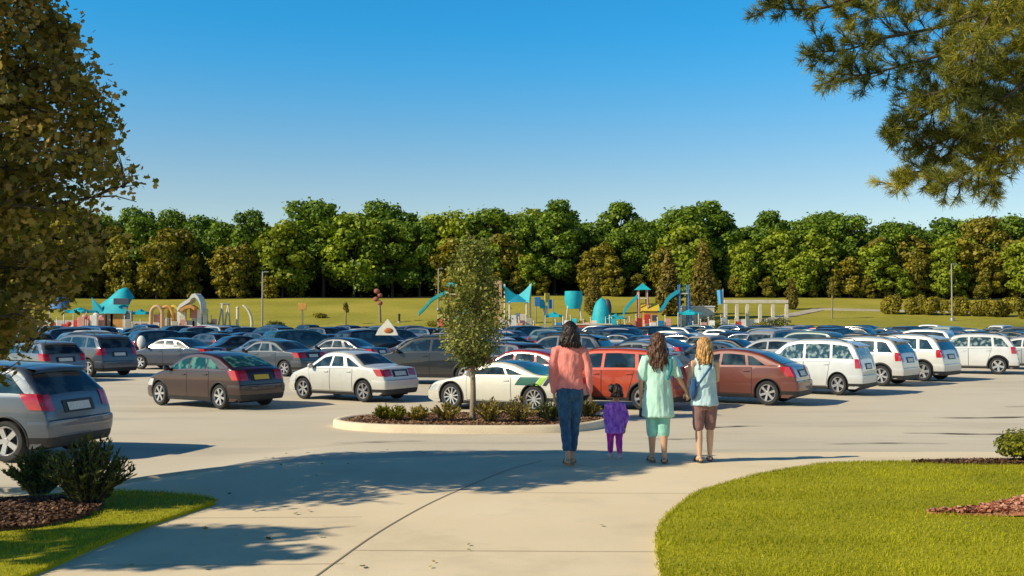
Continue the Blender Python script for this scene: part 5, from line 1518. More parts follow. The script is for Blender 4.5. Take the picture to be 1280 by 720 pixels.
    for i, (p0, p1, m) in enumerate(((189, 203, TAN), (200, 214, ORG), (208, 220, YEL))):
        a, b = L(p0, 383, 205, Y), L(p1, 383, 205, Y); mb = MB(); pts = [(a[0], i*.5, -.1)]
        for k in range(9):
            th = math.pi*k/8; pts.append(((a[0]+b[0])/2-(b[0]-a[0])/2*math.cos(th), i*.5, a[1]-.9+.9*math.sin(th)))
        pts.append((b[0], i*.5, -.1)); mb.tube(pts, .24, 8); mb.build('arch', [m], t, 'all')
    for k, (px, py, m) in enumerate(((196, 398, PINK), (206, 402, CREAM), (213, 396, ORG), (200, 407, WH), (216, 404, YEL))):
        p = L(px, py, 205, Y); mb = MB(); mb.box((p[0], .3+.2*k, p[1]), (.9, .12, 1.0), bev=.04); mb.build('panel', [m], t)
    # 5 white curved roof with orange underside
    Y = 131; t = base('curved_roof_shelter', 'shelter with a white curved roof and orange underside on pale posts', 'shelter', 243, Y)
    def band(pts, w, th, m, name, yo=0):
        mb = MB(); rows = []
        for (px, py) in pts:
            p = L(px, py, 243, Y); rows.append([(p[0], yo-w, p[1]), (p[0], yo+w, p[1]), (p[0], yo+w, p[1]-th), (p[0], yo-w, p[1]-th), (p[0], yo-w, p[1])])
        mb.grid(rows)
        for r in (rows[0][:4], rows[-1][:4]): mb.add(r, [(0, 1, 2, 3)])
        mb.build(name, [m], t, 60)
    band([(225, 385), (229, 380), (235, 376), (240, 373), (243, 368), (247, 367), (251, 371), (254, 378), (255, 388)], 1.2, .5, WH, 'roof')
    band([(230, 386), (236, 382), (242, 381), (247, 384)], .8, .4, ORG, 'ceiling', -.6)
    for px, m in ((225, WH), (230, CREAM), (250, WH), (257, CREAM)):
        p = L(px, 386, 243, Y); mb = MB(); mb.box((p[0], 0, p[1]/2), (.55, .55, p[1]), bev=.05); mb.build('post', [m], t)
    for px, py, m in ((241, 391, PINK), (244, 404, CREAM), (237, 407, WH), (251, 400, TAN)):
        p = L(px, py, 243, Y); mb = MB(); mb.box((p[0], .6, p[1]), (1.1, .2, 1.3), bev=.06); mb.build('panel', [m], t)
    # 6 swing frame and leaning posts
    Y = 133; t = base('swing_frame', 'pale A-shaped swing frame right of the curved shelter', 'swing', 280, Y)
    a = L(278, 380, 280, Y); b = L(283, 380, 280, Y)
    for p0, q in ((273, a), (281, a), (279, b), (288, b)):
        mb = MB(); f = L(p0, 412, 280, Y); mb.tube([(f[0], .4 if q is b else -.4, -.1), (q[0], 0 if q is a else .8, q[1])], .11, 8); mb.build('leg', [CREAM], t, 'all')
    mb = MB(); mb.tube([(a[0]-.2, 0, a[1]), (b[0]+.2, .8, b[1])], .1, 8); mb.build('top_bar', [CREAM], t, 'all')
    t = base('wooden_post', 'plain upright pale post between swing frame and curved post', 'post', 297, Y)
    mb = MB(); p = L(297, 384, 297, Y); mb.tube([(0, 0, -.1), (0, 0, p[1]-.1)], .19, 10); mb.build('shaft', [CREAM], t, 'all'); mb = MB(); mb.lathe([(.01, p[1]+.12), (.2, p[1]), (.24, p[1]-.1), (.19, p[1]-.2)], 12); mb.build('cap', [CREAM], t, 'all')
    t = base('curved_post', 'pale post curving over to the left beside the lamp post', 'post', 315, Y)
    mb = MB(); mb.tube([(0, 0, -.1), (0, 0, 1.2)]+[(L(q, w, 315, Y)[0], 0, L(q, w, 315, Y)[1]) for q, w in ((314, 396), (311, 389), (307, 384), (304, 382))], [.2, .2, .19, .17, .15, .12], 10); mb.build('shaft', [CREAM], t, 'all')
    mb = MB(); mb.lathe([(.32, -.05), (.32, .12), (.22, .2)], 12, cap=True); mb.build('footing', [GREY], t, 60)
    # 7 lamp posts
    for px, Y, top, lab in ((328, 124, 340, 'slender lamp post left of centre in front of the forest'), (1190, 148, 330, 'tall lamp post in front of the hedge on the right'), (548, 160, 336, 'pale lamp post behind the young tree')):
        t = base('lamp_post', lab, 'lamp post', px, Y, 'lamp posts'); h = L(px, top, px, Y)[1]
        mb = MB(); mb.tube([(0, 0, -.1), (0, 0, h)], [.13, .085], 10); mb.build('pole', [plain('weathered_pole', (.33, .30, .26), .6)], t, 'all')
        mb = MB(); mb.lathe([(.3, -.05), (.3, .35), (.2, .45)], 12, cap=True); mb.build('footing', [GREY], t, 60)
        mb = MB(); mb.tube([(0, 0, h-.1), (.25, 0, h)], .05, 6); mb.build('arm', [GREY], t, 'all')
        mb = MB(); mb.box((.45, 0, h+.02), (.55, .28, .12), bev=.04); mb.build('lamp_head', [GREY], t)
    # 8 posts on the bank
    Y = 140; t = base('sign_post', 'short timber sign post with a small square board on the bank', 'sign', 378, Y)
    p = L(378, 379, 378, Y); mb = MB(); mb.box((0, 0, p[1]*.42), (.22, .22, p[1]*.85), bev=.02); mb.build('post', [M['trunk_pale']], t); mb = MB(); mb.box((0, -.1, p[1]-.45), (1.1, .14, .9), bev=.04); mb.build('board', [ORG], t)
    Y = 142; t = base('totem_post', 'carved post topped with reddish round shapes on the bank', 'totem', 474, Y)
    p = L(474, 376, 474, Y); mb = MB(); mb.tube([(.15, 0, -.1), (.05, 0, p[1])], [.2, .13], 8); mb.build('post', [M['trunk_pale']], t, 'all')
    for q, w, r in ((471, 364, .42), (475, 369, .35), (470, 374, .4), (475, 379, .38)):
        c = L(q, w, 474, Y); mb = MB(); mb.ell((c[0], 0, c[1]), (r, r*.7, r*.85), 12, 8); mb.build('disc', [plain('rust_red', (.33, .10, .07), .7, var=.3)], t, 'all')
    t = base('bollard', 'small dark post standing alone on the bank', 'bollard', 499, Y)
    mb = MB(); mb.lathe([(.16, -.05), (.15, .9), (.19, .95), (.19, 1.1), (.10, 1.2), (.01, 1.22)], 12); mb.build('shaft', [M['trunk']], t, 60); mb = MB(); mb.lathe([(.26, -.05), (.26, .1), (.2, .15)], 12, cap=True); mb.build('footing', [GREY], t, 60)
    # 9 slides
    def slide(label, px0, Y, path, w, mat, ladder, roof=None, deckm=CREAM):
        t = base('slide', label, 'slide', px0, Y, 'slides of the playground')
        mb = MB(); rows = []
        fine = curve([L(*q, px0, Y) for q in path], 4)
        for (a, z) in fine: rows.append([(a, -w, z+.45), (a, -w, z), (a, -w*.4, z-.08), (a, w*.4, z-.08), (a, w, z), (a, w, z+.45)])
        mb.grid(rows); mb.build('chute', [mat], t, 60)
        top = fine[0]; sg = -1 if fine[-1][0] > top[0] else 1
        mb = MB(); mb.box((top[0]+sg*.65, 0, top[1]-.1), (1.3, 1.5, .15)); mb.build('deck', [deckm], t)
        for yy in (-.7, .7):
            for dx in (.1, 1.2):
                mb = MB(); mb.tube([(top[0]+sg*dx, yy, -.1), (top[0]+sg*dx, yy, top[1]+1.0)], .09, 7); mb.build('post', [ladder], t, 'all')
        mb = MB()
        for k in range(6): mb.tube([(top[0]+sg*(1.35+.08*k), -.5, top[1]*(1-k/6)), (top[0]+sg*(1.35+.08*k), .5, top[1]*(1-k/6))], .06, 6)
        for yy in (-.5, .5): mb.tube([(top[0]+sg*1.3, yy, top[1]), (top[0]+sg*1.85, yy, -.1)], .06, 6)
        mb.build('ladder', [ladder], t, 'all')
        if roof:
            mb = MB(); c = top[0]+sg*.65; z = top[1]+1.0
            mb.add([(c-1, -1, z), (c+1, -1, z), (c+1, 1, z), (c-1, 1, z), (c, 0, z+.9)], [(0, 1, 4), (1, 2, 4), (2, 3, 4), (3, 0, 4)]); mb.build('roof', [roof], t)
        return t
    slide('teal slide on the bank just left of the young tree', 545, 142, [(560, 367), (550, 371), (540, 377), (532, 386), (524, 394)], .75, TEAL, RED, TEAL)
    slide('teal chute with a pointed roof behind the girl in aqua', 790, 136, [(797, 372), (792, 377), (786, 383), (781, 390), (779, 396)], .6, TEAL, PINK, TEAL)
    slide('wide bright blue and teal slide right of the yellow playhouse', 838, 135, [(848, 366), (842, 370), (835, 376), (829, 386), (823, 390)], .9, plain('bright_teal', (.015, .36, .50), .45), BLUE, None)
    # 10 teal tub climber
    Y = 137; t = base('tub_climber', 'teal bucket-shaped climber on pale legs', 'climber', 717, Y)
    mb = MB(); z0 = L(717, 386, 717, Y)[1]; z1 = L(717, 364, 717, Y)[1]
    mb.lathe([(.9, z0), (1.2, (z0+z1)/2), (1.15, z1), (1.0, z1-.02), (.8, z0+.1)], 20); mb.build('tub', [TEAL], t, 60)
    for a in (-1, 1):
        for b_ in (-.8, .8): mb = MB(); mb.tube([(a*1.1, b_, -.1), (a*.8, b_*.6, z0+.3)], .1, 7); mb.build('leg', [CREAM], t, 'all')
    # 11 teal dome
    Y = 137; t = base('dome_tent', 'teal dome with a dark entrance behind the small child', 'dome', 752, Y)
    mb = MB(); r = 1.25; h = L(752, 372, 752, Y)[1]
    mb.lathe([(r*1.05, -.1), (r*1.05, h*.3), (r*.9, h*.6), (r*.6, h*.85), (.05, h)], 16); mb.build('shell', [TEAL], t, 'all')
    mb = MB(); mb.ell((.75, -.2, h*.62), (.55, .6, h*.34), 12, 8); mb.build('entrance', [DK], t, 'all')
    # 12 yellow and red playhouse
    Y = 136; t = base('playhouse', 'small playhouse with a yellow roof and red walls between two slides', 'playhouse', 812, Y)
    mb = MB(); mb.box((0, 0, 1.1), (1.9, 1.6, 2.2), bev=.05); mb.build('wall', [ORG], t)
    mb = MB(); mb.box((-.45, -.82, .9), (.7, .06, 1.7), bev=.02); mb.build('door', [RED], t)
    mb = MB(); mb.box((.5, -.82, 1.3), (.6, .06, .7), bev=.02); mb.build('window', [DK], t)
    mb = MB(); z = 2.2; mb.add([(-1.2, -1, z), (1.2, -1, z), (1.2, 1, z), (-1.2, 1, z), (-1.2, 0, z+1.0), (1.2, 0, z+1.0)], [(0, 1, 5, 4), (2, 3, 4, 5), (0, 4, 3), (1, 2, 5), (0, 3, 2, 1)]); mb.build('roof', [YEL], t)
    # 13 spinner panels: small multi-coloured climber right of the canopy
    Y = 136; t = base('climbing_net', 'low blue and white climbing frame right of the teal canopy', 'climbing frame', 682, Y)
    for k, (px, py, m) in enumerate(((672, 377, BLUE), (678, 380, TEAL), (684, 372, YEL), (688, 380, BLUE), (683, 388, WH))):
        p = L(px, py, 682, Y); mb = MB(); mb.box((p[0], .2*k, p[1]), (.8, .2, 1.2), rz=.3*k, bev=.1); mb.build('panel', [m], t)
    for px in (670, 680, 691):
        p = L(px, 374, 682, Y); mb = MB(); mb.tube([(p[0], .4, -.1), (p[0], .4, p[1])], .08, 7); mb.build('post', [GREY], t, 'all')
    # 14 tall timber tower behind young tree
    Y = 140; t = base('timber_tower', 'tall tan timber post tower right beside the young tree crown', 'tower', 623, Y)
    h = L(623, 351, 623, Y)[1]
    for a in (-.28, .28): mb = MB(); mb.box((a, 0, h/2), (.4, .4, h), bev=.04); mb.build('post', [TAN], t)
    mb = MB(); mb.box((-.5, 0, h-.25), (1.7, .5, .4), bev=.05); mb.build('crossbeam', [TAN], t)
    # 15 pale pergola wall
    Y = 137; t = base('pergola', 'long cream pergola with square openings at the foot of the pale footpath', 'pergola', 935, Y)
    a, b = L(905, 377, 935, Y), L(985, 377, 935, Y)
    mb = MB(); mb.box(((a[0]+b[0])/2, 0, a[1]), (b[0]-a[0], .5, .45), bev=.04); mb.build('beam', [CREAM], t)
    for px in (907, 921, 934, 950, 966, 983): p = L(px, 378, 935, Y); mb = MB(); mb.box((p[0], 0, p[1]/2-.12), (.42, .42, p[1]-.23), bev=.03); mb.build('post', [CREAM], t)
    mb = MB(); p = L(945, 397, 935, Y); mb.box((p[0], .1, .45), (5.5, .3, .9), bev=.04); mb.build('wall', [WH], t)
    t = base('low_wall', 'low cream wall at the left end of the pergola', 'wall', 872, Y)
    mb = MB(); p = L(872, 384, 872, Y); mb.box((0, 0, p[1]/2), (4.4, .4, p[1]), bev=.05); mb.build('wall', [CREAM], t); mb = MB(); mb.box((0, 0, p[1]+.09), (4.6, .55, .16), bev=.03); mb.build('coping', [WH], t)
    # 16 blue flag
    Y = 135; t = base('flag', 'light blue flag on a short pole above the pergola', 'flag', 901, Y)
    p = L(904, 361, 901, Y); mb = MB(); mb.tube([(p[0], 0, -.1), (p[0], 0, p[1])], .05, 7); mb.build('pole', [GREY], t, 'all')
    mb = MB(); q = L(896, 362, 901, Y); e = L(900, 381, 901, Y)
    mb.grid([[(lerp(p[0], q[0], i/6), .12*math.sin(i*1.3), lerp(p[1], q[1], i/6)-.1) for i in range(7)], [(lerp(p[0], e[0]-.2, i/6), .16*math.sin(i*1.3+1), lerp(p[1]-1.9, e[1], i/6)) for i in range(7)]])
    mb.build('cloth', [plain('sky_blue_cloth', (.10, .42, .72), .7)], t, 'all')
    # 17 low red wall
    Y = 129; t = base('low_wall', 'low red-painted wall behind the dark hair of the woman in pink', 'wall', 738, Y)
    mb = MB(); mb.box((0, 0, .55), (5.2, .4, 1.1), bev=.05); mb.build('wall', [plain('brick_red', (.40, .09, .06), .8, var=.25)], t); mb = MB(); mb.box((0, 0, 1.19), (5.4, .55, .16), bev=.03); mb.build('coping', [CREAM], t)
    # 18 white marker post in the lot, left
    Yp = 47; xx = X(177, Yp)
    t = thing('marker_post', 'white marker post with rounded top near the dark blue sedan on the left', 'bollard', (xx, Yp, 0))
    mb = MB(); mb.tube([(0, 0, 0), (0, 0, 1.0)], .09, 12); mb.build('shaft', [TAN], t, 'all'); mb = MB(); mb.ell((0, 0, 1.2), (.2, .12, .3), 12, 8); mb.build('head', [WH], t, 'all')

# ------------------------------------------------------------------ cars in place
NAVY, BLACK, CHAR, GREYC, SILV, WHITE, REDC = (.012, .022, .055), (.010, .011, .014), (.03, .034, .042), (.12, .13, .14), (.36, .37, .38), (.72, .70, .65), (.33, .018, .02)
def place(px, Y): x = X(px, Y); return (x, Y, gh(x, Y))
def extras():
    # low planting and benches among the play equipment
    for i, (px, Y, w, h, m, lab) in enumerate(((668, 131, 2.2, 1.0, F8, 'yellow-green bush under the teal canopy'), (700, 131, 2.4, .9, F8, 'yellow-green bush below the teal tub'), (728, 134, 1.6, 1.6, FH, 'round bush between tub and dome'), (775, 131, 2.6, .7, F8, 'low yellow bush left of the pointed-roof slide'),
        (851, 129, 3.4, .9, F8, 'broad yellow bush right of the wide blue slide'), (862, 130, 2.6, 1.0, F9, 'straw bush before the low cream wall'), (888, 132, 3.6, 2.6, F7, 'dark green bush under the tall conifer'), (898, 130, 2.6, 1.4, F7, 'dark bush at the left pergola post'), (968, 136, 4.2, 1.6, F7, 'dark bush beneath the right half of the pergola'), (950, 134, 2.2, 1.0, FH, 'olive bush inside the pergola'),
        (262, 131, 2.0, 1.6, F7, 'dark bush right of the curved shelter'), (176, 131, 2.0, 1.4, F7, 'dark bush between shell roof and arches'), (545, 137, 2.6, 1.0, FH, 'olive bush under the teal slide'), (610, 130, 2.2, 1.3, F8, 'light bush right of the young tree'), (400, 150, 2.0, .9, FH, 'low olive bush on the open bank'), (345, 137, 2.4, 1.2, F7, 'dark bush beside the left lamp post'))):
        x = X(px, Y); shrub('playground_bush', lab, (x, Y, gh(x, Y)-.05), w, h, m, 700, 'round', 200+i, 'bush', 'bushes round the playground', .22)
    # more small canopies and play pieces, packed low between the larger ones
    TEAL = plain('teal_fabric', (.012, .42, .50), .6, var=.18, scale=1.5); CR = plain('pale_play_panel', (.66, .58, .47), .6, var=.15); PK = plain('pink_play_panel', (.66, .33, .27), .6, var=.2); YL = plain('yellow_play_panel', (.66, .46, .06), .6, var=.2); BL = plain('blue_play_panel', (.03, .22, .48), .5); WT = plain('white_play_panel', (.74, .72, .68), .6); RD = plain('red_play_panel', (.58, .05, .04), .5); ORP = plain('orange_play_panel', (.62, .30, .10), .6, var=.2)
    for i, (px, Y, w, h, lab) in enumerate(((586, 133, 2.6, 2.6, 'low teal canopy half hidden by the young tree'), (692, 132, 2.4, 2.3, 'low teal canopy left of the teal tub'), (770, 133, 2.2, 2.0, 'low teal canopy just right of the dome'), (862, 133, 2.8, 2.5, 'low teal canopy right of the wide blue slide'), (100, 131, 3.0, 3.0, 'low teal canopy left of the shell roof'), (176, 133, 2.4, 2.7, 'low teal canopy right of the shell roof'))):
        x = X(px, Y); t = thing('small_canopy', lab, 'canopy', (x, Y, gh(x, Y)), .3*(i % 3)-.3, 'small teal canopies')
        mb = MB(); hw = w/2
        mb.grid([[(hw*a, hw*b, h-.55+.75*(1-max(abs(a), abs(b)))+.35*(abs(a*b) > .9)) for a in (-1, -.5, 0, .5, 1)] for b in (-1, -.5, 0, .5, 1)]); mb.build('canopy', [TEAL], t)
        for a in (-1, 1):
            for b in (-1, 1): mb = MB(); mb.tube([(a*hw*.92, b*hw*.92, -.1), (a*hw*.92, b*hw*.92, h-.3)], .07, 7); mb.build('post', [CR], t, 'all')
    k = 0
    for px, Y, ms, lab in ((640, 129, (CR, WT, PK), 'pale play panels under the two-peaked canopy'), (662, 130, (PK, CR, YL), 'pink and cream play panels right of the two-peaked canopy'), (708, 130, (BL, WT, TEAL), 'blue and white play panels before the teal tub'), (733, 130, (RD, PK, CR), 'red and pink play panels left of the dome'), (776, 130, (TEAL, BL, YL), 'teal and blue play panels at the pointed-roof slide'),
            (800, 131, (ORP, RD, PK), 'orange and red play panels before the yellow playhouse'), (826, 130, (WT, BL, PK), 'white and blue play panels before the wide slide'), (880, 130, (CR, PK, WT), 'cream play panels at the low wall'), (915, 131, (WT, CR, RD), 'white play panels before the pergola'), (600, 131, (CR, ORP, WT), 'cream and orange play panels behind the young tree'), (560, 134, (RD, PK, TEAL), 'red play panels under the teal slide'),
            (66, 130, (PK, RD, WT), 'pink and red play panels at the far left'), (170, 130, (CR, ORP, PK), 'tan play panels left of the orange arches'), (228, 130, (CR, PK, WT), 'cream play panels before the curved shelter'), (258, 131, (ORP, CR, PK), 'orange play panels right of the curved shelter')):
        x = X(px, Y); t = thing('play_frame', lab, 'play equipment', (x, Y, gh(x, Y)), .2*math.sin(k*1.7), 'play panels between the larger pieces'); k += 1
        for j, m in enumerate(ms):
            h = 1.1+.5*((k*7+j*5) % 4)/2; xx = (j-1)*.95
            mb = MB(); mb.box((xx, .3*((j+k) % 2), h*.62), (.78, .12, h*.7), rz=.25*math.sin(j+k), bev=.06); mb.build('panel', [m], t)
            mb = MB(); mb.tube([(xx-.42, .3*((j+k) % 2), -.1), (xx-.42, .3*((j+k) % 2), h+.25)], .06, 7); mb.ell((xx-.42, .3*((j+k) % 2), h+.3), (.11, .11, .11), 8, 6); mb.build('post', [CR], t, 'all')
    WOOD = plain('bench_timber', (.40, .27, .16), .7, var=.2); ST = plain('bench_steel', (.12, .12, .13), .5)
    for px, Y, lab in ((716, 128.5, 'timber bench left of the low red wall'), (765, 128.5, 'timber bench right of the low red wall'), (628, 129, 'timber bench under the teal canopy posts')):
        x = X(px, Y); t = thing('park_bench', lab, 'bench', (x, Y, gh(x, Y)), .15, 'benches at the playground')
        mb = MB(); mb.box((0, 0, .46), (1.8, .45, .06), bev=.01); mb.build('seat', [WOOD], t); mb = MB(); mb.box((0, .24, .78), (1.8, .06, .42), bev=.01); mb.build('backrest', [WOOD], t)
        for a in (-.75, .75): mb = MB(); mb.box((a, 0, .2), (.08, .42, .46), bev=.01); mb.build('leg', [ST], t)

def cars():
    PI = math.pi
    def hc(kind, col, lab, px, Y, a, **k): return make_car(kind, col, lab, place(px, Y), PI-R(a), k.pop('group', None), 1, **k)
    o = hc('hatch', (.085, .11, .15), 'grey-blue hatchback with large red tail lamp at the left edge, behind the low bushes', -32, 17.3, 13, rimstyle=0, sc=(1.08, 1.06, 1.04))
    hc('fastback', (.030, .006, .005), 'dark maroon car with a yellow rear plate crossing the lot on the left', 268, 27.0, 33, rimstyle=1, sc=(.88, .94, .98), glass='glass_green', plate='plate_y')
    hc('sedan', (.66, .64, .58), 'cream-white sedan with red tail lamp just right of the maroon car', 440, 29.2, 32, rimstyle=1, sc=(.87, .92, .95), glass='glass')
    cp = hc('coupe', (.68, .65, .56), 'low cream sports car with dark roof and green striped tail behind the island', 634, 26.0, 28, rimstyle=2, sc=(.92, .95, .98))
    # green and lime stripes over the tail of the sports car
    s = SH['coupe']; U = lambda u: (u-.5)*s.L
    for m, a, b, nm in ((plain('dark_green_vinyl', (.01, .10, .06), .35, coat=.5), .17, .30, 'stripe'), (plain('lime_vinyl', (.30, .55, .03), .35, coat=.5), .12, .155, 'stripe'), (plain('black_vinyl', (.015, .015, .015), .4, coat=.5), .08, .105, 'stripe')):
        for sg in (-1, 1):
            mb = MB(); s.side_patch(mb, sg, (U(a+.03), U(b+.03)), (U(a-.02), U(b-.01)), lambda x: .66, lambda x: s.belt(x)+.01, .009, 6, 8); part(nm, mb.mesh(nm, [m], 'all'), cp)
        mb = MB(); s.top_patch(mb, U(a-.02), U(b-.012), -1, 1, .009, 5, 10); part(nm, mb.mesh(nm, [m], 'all'), cp)
    mb = MB(); s.top_patch(mb, U(.37), U(.59), -1.0, 1.0, .006, 8, 10); part('roof', mb.mesh('roof', [plain('black_roof', (.012, .012, .014), .3, coat=.6)], 'all'), cp)
    hc('fastback', (.26, .012, .014), 'dark red car behind the sports car, just left of the woman in pink', 660, 30.6, 30, rimstyle=0, sc=(.95, .95, .96))
    hc('suv', (.46, .045, .012), 'bright orange-red SUV behind the child and the two girls', 757, 26.6, 24, rimstyle=1, sc=(.92, .95, .90), glass='glass')
    hc('fastback', (.16, .040, .027), 'brownish maroon car right of the blonde girl', 914, 28.2, 30, rimstyle=1, sc=(.96, .95, 1.02), glass='glass')
    hc('minivan', (.66, .67, .66), 'white minivan with five-spoke wheels right of the brownish car', 1012, 31.8, 34, rimstyle=0, sc=(.78, .90, .95), glass='glass_clear')
    hc('suv', (.60, .58, .54), 'off-white SUV with tall red tail lamps beside the white minivan', 1066, 36.2, 40, rimstyle=1, sc=(.93, .95, .98))
    hc('suv', (.70, .68, .62), 'white SUV third from the right end of the near row', 1121, 39.0, 44, rimstyle=0, sc=(.95, .95, 1.0), glass='glass')
    hc('suv', (.72, .71, .68), 'white SUV with black wheel-arch trim near the right edge, side on', 1205, 43.5, 26, rimstyle=0, sc=(.94, .95, .98), glass='glass_clear')
    hc('hatch', SILV, 'silver hatchback half cut off by the right edge', 1278, 47.0, 38, rimstyle=1, glass='glass')
    # middle distance, left
    hc('suv', (.055, .07, .10), 'dark blue-grey SUV directly behind the grey hatchback', 106, 41.5, 30, rimstyle=1)
    hc('hatch', (.15, .17, .20), 'grey hatchback partly under the left tree', 48, 38.0, 36, rimstyle=0)
    hc('sedan', (.014, .03, .065), 'long dark blue sedan above the maroon car', 222, 47.0, 18, rimstyle=1, sc=(1.05, 1, 1))
    hc('sedan', (.70, .69, .66), 'white sedan by the grass island at far left', 140, 58.0, 12)
    hc('sedan', (.05, .06, .075), 'charcoal sedan between the maroon and the cream car', 345, 42.0, 30, rimstyle=1)
    vb = hc('suv', (.010, .012, .016), 'black SUV behind the cream-white sedan carrying a peaked white sign', 540, 36.5, 14, rimstyle=1, sc=(1.12, 1.0, 1.0))
    hc('sedan', NAVY, 'navy sedan left of the black SUV', 430, 47.0, 22, rimstyle=1)
    hc('hatch', (.035, .03, .06), 'dark violet-blue hatchback right of the young tree trunk', 622, 36.0, 38, rimstyle=1)
    hc('suv', (.02, .03, .05), 'dark SUV behind the woman in the pink sweater', 700, 41.0, 24, rimstyle=1)
    hc('sedan', (.10, .13, .16), 'slate sedan behind the girl in aqua', 800, 40.0, 24, rimstyle=1)
    hc('sedan', (.03, .05, .08), 'dark teal sedan behind the blonde girl', 890, 38.5, 20, rimstyle=1)
    hc('hatch', (.35, .36, .37), 'silver hatchback showing above the brownish one', 960, 43.0, 26, rimstyle=1)
    hc('sedan', (.02, .035, .06), 'dark blue sedan behind the white minivan', 1050, 46.0, 20, rimstyle=1)
    # peaked sign on the black SUV
    Y = 36.0; xx = X(478, Y); z = Zp(441, Y)
    t = thing('roof_sign', 'white peaked sign with an orange spot standing on the roof of the black SUV', 'sign', (X(484, 36.9), 36.9, SH['suv'].H-.02))
    mb = MB(); mb.add([(-.40, -.12, 0), (.40, -.12, 0), (.40, .12, 0), (-.40, .12, 0), (-.30, -.08, .22), (.30, -.08, .22), (.30, .08, .22), (-.30, .08, .22), (.02, 0, .58)], [(0, 1, 5, 4), (1, 2, 6, 5), (2, 3, 7, 6), (3, 0, 4, 7), (4, 5, 8), (5, 6, 8), (6, 7, 8), (7, 4, 8), (0, 3, 2, 1)])
    mb.build('shell', [plain('sign_white', (.72, .68, .55), .5)], t)
    mb = MB(); mb.ell((.06, -.10, .16), (.16, .035, .10), 12, 8); mb.build('spot', [plain('sign_orange', (.50, .14, .03), .5)], t, 'all')
    # far rows
    cols = [(NAVY, 'navy', 24), (BLACK, 'black', 18), (CHAR, 'charcoal', 14), (GREYC, 'grey', 10), (SILV, 'silver', 11), (WHITE, 'white', 11), (REDC, 'red', 4), ((.02, .06, .16), 'blue', 7), ((.015, .06, .07), 'teal', 4)]
    pool = [c for c in cols for _ in range(c[2])]
    kn = {'fastback': 'fastback car', 'sedan': 'sedan', 'hatch': 'hatchback', 'suv': 'SUV', 'minivan': 'minivan'}
    rr = random.Random(12); first = {}
    ROWS = [49.5, 55.5, 63.5, 69.5, 77.5, 83.5, 91, 97, 104.5, 110.5, 117]
    for ri, Y in enumerate(ROWS):
        row = []; x = -Y*.5-1.5
        while x < Y*.5+1.5:
            if rr.random() > .05: row.append(x+rr.uniform(-.15, .15))
            x += 3.6+rr.uniform(-.1, .2)
        cnt = {}
        back = ri % 2
        for x in row:
            pxx = 640+x/Y*F
            if Y < 56 and (pxx < 330 or pxx > 1110) : 
                if ri == 0: continue
            if 70 < Y < 90 and 105 < pxx < 190: continue
            kind = rr.choices(['sedan', 'hatch', 'suv', 'minivan', 'fastback'], [3, 2.5, 2.5, 1, 2])[0]
            col, cn, _ = rr.choice(pool)
            a = (38 if not back else 142)+rr.uniform(-3, 3)
            rz = PI-R(a) if rr.random() > .15 else -R(a)
            key = (kind, cn); n = cnt.get(key, 0); cnt[key] = n+1
            lab = f'{NTH[n]} {cn} {kn[kind]} from the left in the {NTH[ri]} of the far rows of cars'
            sc = (rr.uniform(.93, 1.05), 1, rr.uniform(.94, 1.02))
            if 660 < pxx < 1400 and False: pass
            make_car(kind, tuple(max(.004, c*rr.uniform(.8, 1.25)) if c < .5 else c for c in col), lab, (x, Y+rr.uniform(-.5, .5), 0), rz, 'cars parked in the far rows', 0, sc=sc, wheels=ri < 5, name={'fastback': 'distant_fastback', 'sedan': 'distant_sedan', 'hatch': 'distant_hatchback', 'suv': 'distant_suv', 'minivan': 'distant_minivan'}[kind])

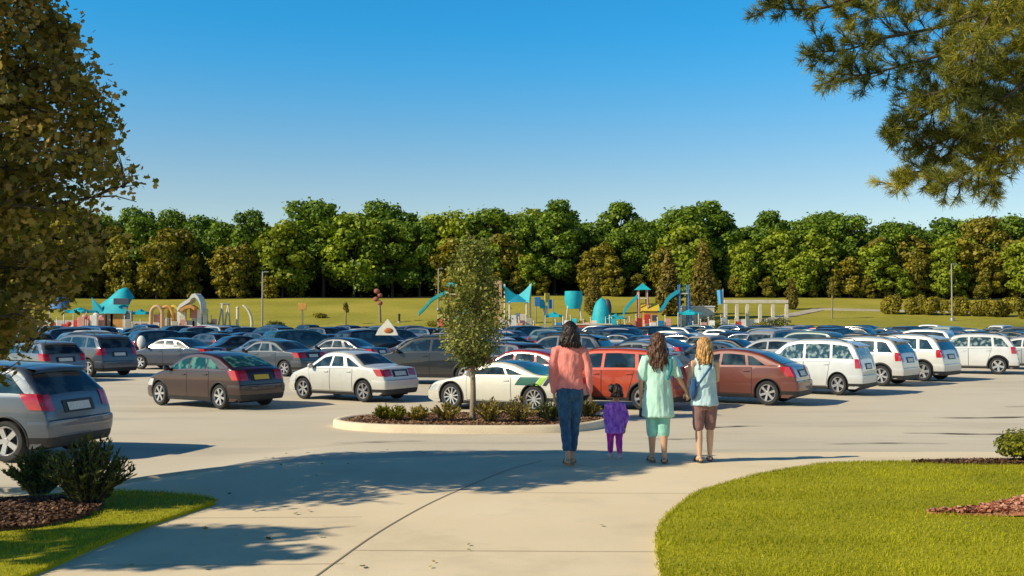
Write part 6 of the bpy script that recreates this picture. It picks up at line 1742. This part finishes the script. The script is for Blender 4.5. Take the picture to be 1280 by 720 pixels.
# ------------------------------------------------------------------ light and camera
def light_camera():
    EL, BACK = 33.5, 24.0
    S = Vector((-math.cos(R(BACK))*math.cos(R(EL)), -math.sin(R(BACK))*math.cos(R(EL)), math.sin(R(EL))))
    w = bpy.data.worlds.new('World'); SC.world = w; w.use_nodes = True; nt = w.node_tree; L = nt.links
    bg = nt.nodes['Background']
    sk = nt.nodes.new('ShaderNodeTexSky'); sk.sky_type = 'NISHITA'; sk.sun_disc = False
    sk.sun_elevation = R(EL); sk.sun_rotation = math.atan2(S.x, S.y)
    sk.altitude = 0; sk.air_density = 1.0; sk.dust_density = .25; sk.ozone_density = 3.0
    hs = nt.nodes.new('ShaderNodeHueSaturation'); hs.inputs['Saturation'].default_value = 1.2
    L.new(sk.outputs[0], hs.inputs['Color']); tint = nt.nodes.new('ShaderNodeVectorMath'); tint.operation = 'MULTIPLY'; tint.inputs[1].default_value = (.84, 1.10, 1.16)
    L.new(hs.outputs[0], tint.inputs[0])
    # sky tinted by height; zenith darkened to cut ambient light and deepen shadows
    tc = nt.nodes.new('ShaderNodeTexCoord'); sp = nt.nodes.new('ShaderNodeSeparateXYZ'); L.new(tc.outputs['Generated'], sp.inputs[0])
    zr = nt.nodes.new('ShaderNodeValToRGB'); cr = zr.color_ramp; cr.interpolation = 'EASE'
    cr.elements[0].position = .0; cr.elements[0].color = (1.22, .78, .64, 1)
    cr.elements[1].position = .75; cr.elements[1].color = (.10, .14, .22, 1)
    e = cr.elements.new(.10); e.color = (1.20, .82, .70, 1)
    e = cr.elements.new(.29); e.color = (.30, .93, .98, 1)
    L.new(sp.outputs['Z'], zr.inputs['Fac'])
    dk = nt.nodes.new('ShaderNodeVectorMath'); dk.operation = 'MULTIPLY'
    L.new(tint.outputs[0], dk.inputs[0]); L.new(zr.outputs['Color'], dk.inputs[1]); L.new(dk.outputs[0], bg.inputs[0])
    bg.inputs[1].default_value = .15
    l = bpy.data.lights.new('sun', 'SUN'); l.energy = 5.0; l.angle = R(.5); l.color = (1.0, .89, .66)
    o = bpy.data.objects.new('sun', l); C.objects.link(o); o.location = (-30, -10, 30); o.rotation_euler = (-S).to_track_quat('-Z', 'Y').to_euler()
    cam = bpy.data.objects.new('camera', bpy.data.cameras.new('camera')); C.objects.link(cam)
    cam.location = (0, 0, CAMZ); cam.rotation_euler = (R(90)+math.atan(40/F), 0, 0)
    cam.data.sensor_width = 36; cam.data.lens = F/1280*36; cam.data.clip_end = 6000; cam.data.clip_start = .1
    SC.camera = cam
    SC.view_settings.view_transform = 'Standard'; SC.view_settings.look = 'None'; SC.view_settings.exposure = 0

for build_step in (people, setting, plants, playground, extras, cars, light_camera): build_step()
